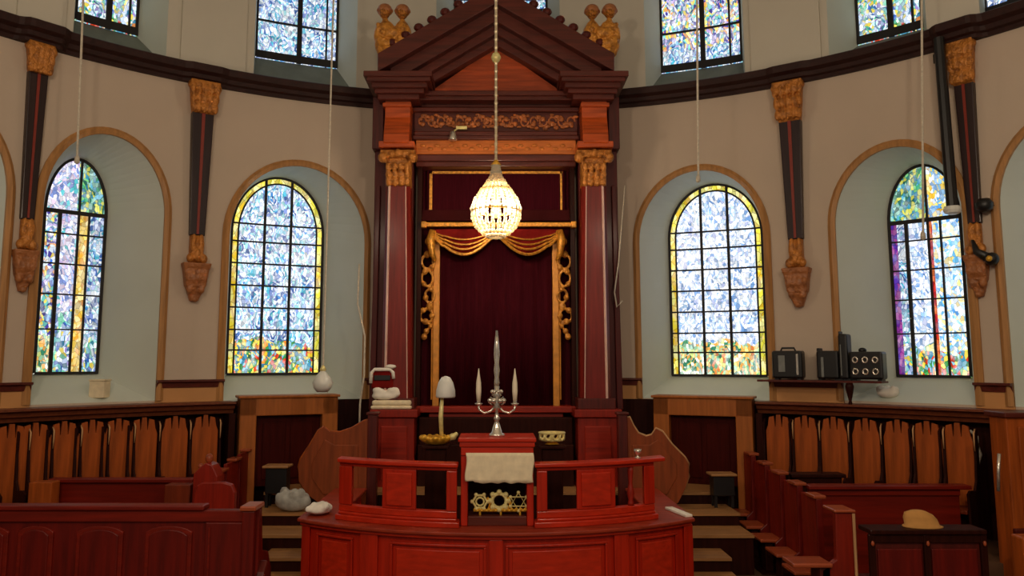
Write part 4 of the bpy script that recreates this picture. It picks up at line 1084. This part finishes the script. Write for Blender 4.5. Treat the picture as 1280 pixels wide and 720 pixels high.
# moulded canopy over the stalls
cprof = [(.0, 1.98), (.24, 1.98), (.26, 2.03), (.32, 2.05), (.34, 2.10), (.42, 2.13), (.42, 2.16), (0, 2.16)]
for a, b in ((-1.15, cyl(293, 510, R-.3)[0]), (cyl(946, 510, R-.3)[0], 1.15)):
    trim(MB().sweep(cprof, linsp(a, b, 50)), 'canopy')
    e = b if b < 0 else a
    trim(MB().sweep([(0, .45), (.40, .45), (.40, 1.98), (0, 1.98)], linsp(e, e-.012*(1 if b < 0 else -1), 3)), 'dark')

# ------------------------------------------------------------------ stepped rows of stalls beside the stairs, and stools
def row_proto(label):
    # seat faces -X; unit runs along y, 0..0.56 ; z=0 at its foot
    root = thing('aisle_stall', (0, 0, 0), label, 'stall', 'stalls stepping down beside the stairs')
    L_ = .56
    MB().box(.0, .05, .01, L_-.01, 0, 1.26).build('backrest', 'mahogany_red', root, bevel=.008)
    MB().box(-.05, .10, 0, L_*.5, 1.26, 1.30).build('top_cap', 'cap', root, bevel=.012)
    MB().box(-.30, 0, .04, L_-.08, .38, .42).build('seat', 'cap', root, bevel=.012)
    sd = [(.05, 0), (-.10, 0), (-.12, .38), (-.03, .46), (-.025, 1.26), (.05, 1.26)]
    MB().prism([(x, z) for x, z in sd], 'y', -.005, .035).build('end_panel', 'pew', root, bevel=.008)
    MB().box(-.22, -.12, .1, .32, 0, .38).build('seat_support', 'dark', root, bevel=.008)
    return root
rp = None
k = 0
for ya, zf_, dz in ((12.1, .85, 0), (11.5, .68, 0), (10.9, .51, 0), (10.3, .51, 0), (9.7, .34, 0)):
    lab = 'red brown aisle stall right of the stairs, %s one from the ark' % ORD[k]
    ztop = {0: 1.43, 1: 1.37, 2: 1.32, 3: 1.27, 4: 1.21}[k]
    z0 = ztop-1.30
    if rp is None: rp = row_proto(lab); rp.location = (3.8, ya, z0); r_ = rp
    else: r_ = dup(rp, (3.8, ya, z0), 0, lab)
    k += 1
for k, (ya, ztop) in enumerate(((12.15, 1.45), (11.55, 1.38), (10.95, 1.30))):
    lab = 'red brown aisle stall left of the stairs, %s one from the ark' % ORD[k]
    dup(rp, (-3.8, ya+.56, ztop-1.30), math.pi, lab)
# low curbs that carry these stalls
for s in (-1, 1):
    m = MB()
    for ya, yb, z in ((12.2, 12.8, .13), (11.5, 12.2, .07), (10.9, 11.5, .02)):
        m.box(s*3.5, s*3.95, ya, yb, 0, z)
    setting(m.build('floor_curb_'+('left' if s < 0 else 'right'), 'dark'))
def stool(px, py, Y, floor_z, label):
    q = W(px, py, Y); h = q.z-floor_z
    root = thing('side_stool', (q.x, Y, floor_z), label, 'stool', 'black stools by the doorways')
    MB().box(q.x-.19, q.x+.19, Y-.14, Y+.16, q.z-.035, q.z).build('seat', 'tread', root, bevel=.012)
    MB().box(q.x-.15, q.x+.16, Y-.1, Y+.13, max(floor_z+.16, q.z-.40), q.z-.035).build('box', 'black', root, bevel=.012)
    for sx in (-1, 1):
        for sy in (-1, 1):
            MB().box(q.x+sx*.12-.02, q.x+sx*.12+.02, Y+sy*.08-.02, Y+sy*.08+.02, floor_z, max(floor_z+.16, q.z-.40)).build('leg', 'black', root)
stool(902, 591, 12.0, .68, 'small black stool with tan seat on the steps at the right doorway')
stool(347, 581, 12.0, .68, 'small black stool with tan seat on the steps at the left doorway')
# grey bag on the left steps
crumple('grey_bag', 'grey_cloth', (W(366, 640, 11.6).x, 11.6, .682), .26, .12, .34, 20, 'grey crumpled bag lying on the left steps by the doorway', 'bag')

# ------------------------------------------------------------------ pews
def arch_panel(m, xa, xb, z0, z1, y0, y1, rise=.06, n=8):
    pts = [(xa, z0), (xb, z0)]+[(xb+(xa-xb)*i/n, z1-rise+rise*math.sin(math.pi*i/n)**.6) for i in range(n+1)]
    m.prism(pts, 'y', y0, y1)
# front left pew, seen from behind
Y0 = 8.6; zt = W(160, 631, Y0).z
p0, p1 = W(-60, 640, Y0).x, W(327, 640, Y0).x
pew = thing('front_pew', ((p0+p1)/2, Y0+.25, 0), 'long dark red pew with arched panels across the left foreground', 'pew')
MB().box(p0, p1-.02, Y0, Y0+.06, .05, zt-.05).build('backrest', 'pew', pew)
MB().box(p0, W(256, 665, Y0).x, Y0-.06, Y0+.12, zt-.05, zt).build('top_rail', 'pew_x', pew, bevel=.014)
MB().box(p0, W(318, 665, Y0).x, Y0-.03, Y0, zt-.17, zt-.05).build('frieze_rail', 'pew_x', pew, bevel=.01)
for a, b in ((-40, 12), (24, 68), (97, 155), (183, 241)):
    m = MB(); arch_panel(m, W(a, 665, Y0).x-.0, W(b, 665, Y0).x, .1, W(0, 657, Y0).z, Y0-.022, Y0+.01); fr_ = m.build('panel_moulding', 'pew_x', pew, bevel=.008)
    m = MB(); arch_panel(m, W(a+5, 665, Y0).x, W(b-5, 665, Y0).x, .14, W(0, 661, Y0).z, Y0-.036, Y0); m.build('panel', 'pew', fr_, bevel=.012)
m = MB(); a, b = W(258, 665, Y0).x, W(308, 665, Y0).x; m.box(a, b, Y0-.05, Y0, 0.05, zt-.17); ep = m.build('end_pier', 'pew', pew, bevel=.012)
m = MB(); m.box(a+.04, a+.06, Y0-.062, Y0-.04, .1, zt-.22); m.build('bead', 'pew_x', ep)
m = MB(); c_ = W(320, 665, Y0).x; m.prism([(Y0-.08, 0), (Y0+.62, 0), (Y0+.64, .5), (Y0+.50, .72), (Y0+.28, .78), (Y0+.2, zt-.05), (Y0-.08, zt-.05)], 'x', c_-.13, c_); m.build('end_panel', 'pew', pew, bevel=.014)
MB().box(c_-.15, c_+.02, Y0-.1, Y0+.22, zt-.05, zt+.0).build('end_cap', 'cap', pew, bevel=.012)
MB().box(p0, p1-.12, Y0+.06, Y0+.52, .42, .46).build('seat', 'pew_x', pew, bevel=.012)
m = MB(); xq = c_; m.prism([(Y0-.15, 0), (Y0-.15, .28), (Y0+.0, .62), (Y0+.12, .72), (Y0+.3, .5), (Y0+.4, 0)], 'x', xq+.01, xq+.10); m.build('foot_scroll', 'mahogany_dark', pew, bevel=.02)
# second bench on the left
Y1 = 10.4; zt = W(160, 598, Y1).z; a, b = W(64, 600, Y1).x, W(240, 600, Y1).x
bn = thing('left_bench', ((a+b)/2, Y1, 0), 'plain red brown bench behind the front left pew', 'bench')
MB().box(a, b, Y1, Y1+.06, .05, zt-.05).build('backrest', 'pew_x', bn, bevel=.01)
MB().box(a-.02, b+.02, Y1-.05, Y1+.12, zt-.05, zt).build('top_rail', 'pew_x', bn, bevel=.012)
MB().box(a, b, Y1+.06, Y1+.5, .42, .46).build('seat', 'pew_x', bn, bevel=.012)
x0, x1 = W(36, 600, Y1-.3).x, W(65, 600, Y1-.3).x
o_ = MB().box(x0, x1, Y1-.3, Y1-.1, 0, W(0, 603, Y1-.3).z).build('end_block', 'stall', bn, bevel=.012); o_['label'] = 'lighter brown end block'
x0, x1 = W(206, 600, Y1-.25).x, W(238, 600, Y1-.25).x
MB().box(x0, x1, Y1-.25, Y1-.0, 0, W(0, 606, Y1-.25).z).build('book_box', 'stall_red', bn, bevel=.012)
# rounded end panel in front of the left aisle stalls
Y2 = 10.0; m = MB(); zt = W(0, 603, Y2).z
x0, x1 = W(243, 600, Y2).x, W(294, 600, Y2).x
pts = [(x0, 0), (x1, 0), (x1, zt-.12), (x1-.04, zt-.03), (x1-.14, zt), (x0+.1, zt), (x0+.03, zt-.04), (x0, zt-.14)]
root = thing('pew_end', ((x0+x1)/2, Y2, 0), 'round shouldered red pew end rising behind the front left pew', 'pew end')
m.prism(pts, 'y', Y2, Y2+.09); m.build('board', 'mahogany', root, bevel=.015)
m = MB(); q = W(262, 577, Y2+.25); m.prism([(q.x-.16, 0), (q.x+.16, 0), (q.x+.15, zt+.05), (q.x+.08, q.z-.03), (q.x, q.z), (q.x-.08, q.z-.06), (q.x-.15, zt+.08)], 'y', Y2+.12, Y2+.36); m.build('gabled_post', 'mahogany', root, bevel=.012)
m = MB(); m.ball((q.x, Y2+.24, q.z+.04), (.05, .05, .06), 10, 8); m.ball((q.x-.09, Y2+.2, q.z-.05), .035, 8, 6); m.build('finial', 'cap', root, smooth=True)
# right: long bench
Y3 = 10.3; zt = W(1100, 606, Y3).z; a, b = W(1010, 600, Y3).x, W(1208, 600, Y3).x
bn = thing('right_bench', ((a+b)/2, Y3, 0), 'long red brown bench below the right wall stalls', 'bench')
MB().box(a, b-.1, Y3, Y3+.06, .05, zt-.05).build('backrest', 'pew_x', bn, bevel=.01)
MB().box(a-.02, b+.02, Y3-.08, Y3+.12, zt-.05, zt).build('top_rail', 'pew_x', bn, bevel=.012)
MB().box(a, b-.1, Y3-.03, Y3, zt-.13, zt-.05).build('frieze_rail', 'pew_x', bn, bevel=.01)
MB().box(a, b-.1, Y3+.06, Y3+.5, .42, .46).build('seat', 'pew_x', bn, bevel=.012)
x0, x1 = W(958, 600, 10.7).x, W(1068, 600, 10.7).x; zz = W(0, 596, 10.7).z
ds = thing('book_desk', ((x0+x1)/2, 10.85, 0), 'dark topped low desk between the aisle stalls and the right wall stalls', 'desk')
MB().box(x0+.42, x1, 10.93, 11.2, zz-.05, zz).build('top', 'dark', ds, bevel=.012)
MB().box(x0+.47, x1-.05, 10.96, 11.17, 0, zz-.05).build('body', 'dark', ds, bevel=.01)
# right: dark pew with two panels, a hat on it
Y4 = 8.7; zt = W(1150, 661, Y4).z; a, b = W(1084, 600, Y4).x, W(1222, 600, Y4).x
pw = thing('dark_pew', ((a+b)/2, Y4+.2, 0), 'dark two panelled pew in the right foreground carrying the tan hat', 'pew')
MB().box(a, b, Y4, Y4+.06, .0, zt-.05).build('backrest', 'mahogany_dark', pw, bevel=.01)
MB().box(a-.02, b+.03, Y4-.06, Y4+.24, zt-.05, zt).build('top_rail', 'dark', pw, bevel=.012)
MB().box(a, b, Y4-.03, Y4, zt-.14, zt-.05).build('frieze_rail', 'dark', pw, bevel=.01)
MB().box(a, b, Y4+.06, Y4+.5, .42, .46).build('seat', 'mahogany_dark_x', pw, bevel=.012)
xm = W(1152, 600, Y4).x
for u, v in ((a+.06, xm-.05), (xm+.05, b-.06)):
    MB().box(u, v, Y4-.02, Y4, .1, zt-.2).build('panel', 'pew', pw, bevel=.014)
for x in (a, xm, b):
    m = MB(); m.box(x-.035, x+.035, Y4-.04, Y4, 0, zt-.05); bp = m.build('stile', 'dark', pw, bevel=.01)
    m = MB(); m.ball((x, Y4-.05, zt-.14), (.018, .015, .028), 10, 8); m.build('boss', 'cap', bp, smooth=True)
q = Vector((W(1150, 600, Y4+.1).x, Y4+.1, zt))
m = MB(); m.lathe([(.0, 0), (.21, 0), (.213, .012), (.18, .03), (.175, .1), (.145, .15), (.08, .172), (0, .178)], (0, 0, 0), 24, 1, .62)
for i, v in enumerate(m.v): v.x += .05*v.z/.19*-1; v.z *= (1-.25*max(0, v.x)/.2); m.v[i] = v+q
tag(m.build('felt_hat', 'hat', smooth=True), 'tan rounded hat resting on the dark pew at lower right', 'hat')
# pew end panel at the foot of the right row
Y5 = 8.95; x0, x1 = W(1022, 600, Y5).x, W(1063, 600, Y5).x; zt = W(1050, 637, Y5).z
root = thing('pew_end', ((x0+x1)/2, Y5, 0), 'pale edged red pew end just left of the dark pew with the hat', 'pew end')
xs_ = W(1042, 600, Y5).x
m = MB(); m.prism([(x0, 0), (x1, 0), (x1, zt-.03), (xs_, zt-.03), (xs_-.01, .66), (x0, .55)], 'y', Y5, Y5+.08); m.build('board', 'mahogany_red', root, bevel=.012)
MB().box(xs_-.02, x1+.03, Y5-.03, Y5+.3, zt-.03, zt).build('cap', 'cap', root, bevel=.012)
MB().tube([(x1+.01, Y5-.01, 0), (x1+.01, Y5-.01, zt-.04)], .016, 7).build('pale_edge', 'stall_pale', root)
MB().box(W(985, 600, Y5).x, W(1034, 600, Y5).x, Y5-.05, Y5+.3, .585, .63).build('arm_board', 'cap', root, bevel=.014)
MB().box(x0-.02, x0+.1, Y5+.0, Y5+.28, 0, .585).build('arm_post', 'mahogany_dark', root, bevel=.012)
# far right cupboard and box
Y6 = 9.4; x0 = W(1243, 600, Y6+.3).x; zt = W(1250, 522, Y6).z
cb = thing('tall_cupboard', (x0+.4, Y6+.3, 0), 'tall orange brown cupboard with upright mouldings at the far right edge', 'cupboard')
MB().box(x0, x0+.8, Y6, Y6+.32, 0, zt).build('body', 'stall', cb, bevel=.012)
MB().box(x0-.04, x0+.84, Y6-.05, Y6+.36, zt, zt+.06).build('top_moulding', 'mahogany_dark_x', cb, bevel=.014)
for i in range(3): MB().box(x0+.12+.24*i, x0+.27+.24*i, Y6-.03, Y6, .95, zt-.1).build('upright_panel', 'stall', cb, bevel=.012)
MB().box(x0-.02, x0+.82, Y6-.06, Y6, .0, .9).build('lower_panel', 'mahogany_dark', cb, bevel=.012)
Y7 = 8.3; x0 = W(1264, 690, Y7+.2).x; zt = W(1270, 672, Y7).z
dk = thing('side_box', (x0+.3, Y7+.25, 0), 'light tan wooden box cut by the lower right corner', 'box')
MB().box(x0, x0+.6, Y7, Y7+.2, 0, zt).build('body', 'stall', dk, bevel=.02)
MB().box(x0+.06, x0+.54, Y7-.02, Y7, .08, zt-.04).build('panel', 'dado', dk, bevel=.012)
# metal rod and loop of cable by the right wall stalls
cable([W(1212, 538, 10.95), W(1221, 546, 10.9), W(1226, 568, 10.88), W(1221, 586, 10.9), W(1211, 596, 10.95), W(1208, 608, 10.98)], .02, 'cord', 'loop of white cable hanging from the last stall on the right')
cable([W(1249, 567, 9.2), W(1248, 590, 9.2), W(1248, 614, 9.2)], .018, 'silver', 'short metal rod standing against the tall cupboard at right')

# ------------------------------------------------------------------ black equipment on the right window ledge
def ledge(px, py, back=.2):
    th, z = cyl(px, py, R-back); return th
# a shelf board carries it
ta, tb = cyl(950, 470, R-.2)[0], cyl(1108, 470, R-.2)[0]
sh = MB().sweep([(.125, ZRAIL-.03), (.42, ZRAIL-.03), (.42, ZRAIL), (.125, ZRAIL)], linsp(ta, tb, 16)).build('wall_shelf', 'mahogany_dark_x'); tag(sh, 'narrow dark wooden shelf carrying the black boxes along the right wall', 'shelf')
def gear(px0, px1, ytop, label, kind, z0=ZRAIL, name='equipment_case'):
    th = cyl((px0+px1)/2, 460, R-.27)[0]; c = C(th, z0+.002, R-.27); w = (px1-px0)/1000*c.y/2
    h = W((px0+px1)/2, ytop, c.y).z-z0
    root = thing(name, c, label, 'case')
    root_th = th
    ex = Vector((math.cos(th), -math.sin(th), 0)); en = Vector((-math.sin(th), -math.cos(th), 0))
    def bx(m, x0, x1, d0, d1, z0_, z1_):
        vs = [c+ex*x+en*d+Vector((0, 0, z_)) for z_ in (z0_, z1_) for x, d in ((x0, d0), (x1, d0), (x1, d1), (x0, d1))]
        m.add(vs, [(0,1,2,3),(4,7,6,5),(0,4,5,1),(1,5,6,2),(2,6,7,3),(3,7,4,0)]); return m
    bx(MB(), -w, w, -.12, .12, .02, h-.02).build('body', 'black', root, bevel=.03)
    for sx in (-1, 1): bx(MB(), sx*w*.75-.03, sx*w*.75+.03, -.08, .08, 0, .025).build('foot', 'black', root)
    if kind == 'round':
        m = MB(); bx(m, -w*.55, -w*.1, .12, .135, h*.25, h*.8); m.build('faded_panel', 'grey_plastic', root, bevel=.02)
        m = MB(); bx(m, w*.62, w*.78, .12, .135, h*.15, h*.85); m.build('clasp', 'silver', root, bevel=.01)
        m = MB(); m.tube([c+ex*-w*.5+Vector((0, 0, h-.03)), c+ex*-w*.4+Vector((0, 0, h+.02)), c+ex*w*.4+Vector((0, 0, h+.02)), c+ex*w*.5+Vector((0, 0, h-.03))], .016, 7); m.build('handle', 'black', root, smooth=True)
    elif kind == 'dials':
        for i in range(3):
            for j in range(2):
                p = c+ex*(-w*.62+i*w*.6)+en*.125+Vector((0, 0, h*(.3+.38*j))); m = MB()
                m.tube([p+ex*.035*math.cos(a)+Vector((0, 0, .04*math.sin(a))) for a in linsp(0, 6.283, 13)[:-1]], .014, 6, True); m.build('dial', 'silver', root, smooth=True)
        m = MB(); m.ball(c+ex*(-w*.3)+Vector((0, 0, h)), (.06, .05, .04), 10, 6); m.build('knob', 'black', root, smooth=True)
    else:
        m = MB(); bx(m, -w*.55, -w*.3, .12, .135, h*.1, h*.75); m.build('grey_strip', 'grey_plastic', root, bevel=.01)
        m = MB(); bx(m, -w, -w*.7, -.08, .08, h-.03, h+.02); m.build('catch', 'black', root, bevel=.01)
    return root
gear(968, 1004, 437, 'black case with a rounded handle, leftmost on the right wall shelf', 'round')
gear(1024, 1050, 437, 'black case with a grey strip beside the tall black box', 'strip')
gear(1052, 1063, 416, 'tall narrow black box standing between the cases on the shelf', 'strip', name='upright_speaker')
gear(1066, 1105, 438, 'black case with white dials, rightmost on the wall shelf', 'dials')
th = cyl(1062, 480, R-.37)[0]; c = C(th, ZRAIL-.03, R-.38)
root = thing('shelf_bracket', (c.x, c.y, c.z-.33), 'dark turned bracket hanging below the shelf of black boxes', 'bracket')
MB().lathe([(.012, -.33), (.03, -.30), (.02, -.26), (.05, -.12), (.06, -.05), (.045, 0)], c, 12).build('turned_post', 'dark', root, smooth=True)
crumple('white_bag', 'cloth_white', (C(cyl(1110, 500, R+.1)[0], 0, R+.12).x, C(cyl(1110, 500, R+.1)[0], 0, R+.12).y, LOW[3][0].zb+.05), .16, .12, .2, 8, 'white bag at the left end of the bright right window sill', 'bag')
# box on the far left sill
th = cyl(125, 480, R+.15)[0]; c = C(th, 0, R+.15); zz = LOW[0][0].zb+.06
m = MB(); m.box(c.x-.11, c.x+.11, c.y-.1, c.y+.1, zz, zz+.24); m.box(c.x-.12, c.x+.12, c.y-.11, c.y+.11, zz+.24, zz+.27)
tag(m.build('cream_box', 'linen', bevel=.01), 'small cream box on the sill of the far left window', 'box')
# wall spot lamps at the far right
def wall_lamp(px, py, label, arm):
    th = cyl(px, py)[0]; z = cyl(px, py)[1]; c = C(th, z, R-.16)
    en = Vector((-math.sin(th), -math.cos(th), 0)); ex = Vector((math.cos(th), -math.sin(th), 0))
    root = thing('wall_lamp', C(th, z-.1, R), label, 'lamp')
    m = MB(); m.tube([C(th, z, R-.0), c], .03, 8); m.ball(C(th, z, R-.03), (.06, .06, .06), 8, 6); m.build('arm', 'black', root)
    if arm: m = MB(); m.tube([c, c-ex*.16+Vector((0, 0, .12)), c-ex*.2+Vector((0, 0, .28))], [.07, .05, .02], 8); m.ball(c+ex*.02, .09, 10, 8); m.build('lamp_head', 'black', root, smooth=True); m = MB(); m.ball(c+en*.08+ex*.02, .04, 8, 6); m.build('lens', 'brass', root, smooth=True)
    else: m = MB(); m.lathe([(.05, -.09), (.1, -.05), (.11, .03), (.07, .09)], c-ex*.04, 14); m.build('lamp_head', 'black', root, smooth=True)
wall_lamp(1241, 258, 'round black lamp on the arch moulding at the far right', False)
wall_lamp(1244, 325, 'black bracket lamp with brass lens below the round lamp at far right', True)

# ------------------------------------------------------------------ light
wd_ = bpy.data.worlds.new('nave'); SC.world = wd_; wd_.use_nodes = True
bg = wd_.node_tree.nodes['Background']; bg.inputs[0].default_value = (1, .9, .78, 1); bg.inputs[1].default_value = .15
def lamp(name, kind, loc, energy, col, size=.3, rot=None, spot=None):
    l = bpy.data.lights.new(name, kind); l.energy = energy; l.color = col
    if kind == 'AREA': l.size = size
    else: l.shadow_soft_size = size
    if spot: l.spot_size = spot; l.spot_blend = .6
    o = bpy.data.objects.new(name, l); COL.objects.link(o); o.location = loc
    if rot: o.rotation_euler = rot
    return o
WARM = (1, .80, .58)
lamp('chandelier_light', 'POINT', (0, YH, cz+.4*H), 170, WARM, .12)
lamp('nave_fill', 'POINT', (-3.4, 2.0, 6.5), 430, WARM, .4)  # unseen fill lights added to stand for the lighting of the nave
lamp('nave_fill', 'POINT', (3.4, 2.0, 6.5), 430, WARM, .4)
lamp('nave_fill', 'POINT', (0, -2.0, 6.0), 520, WARM, .5)
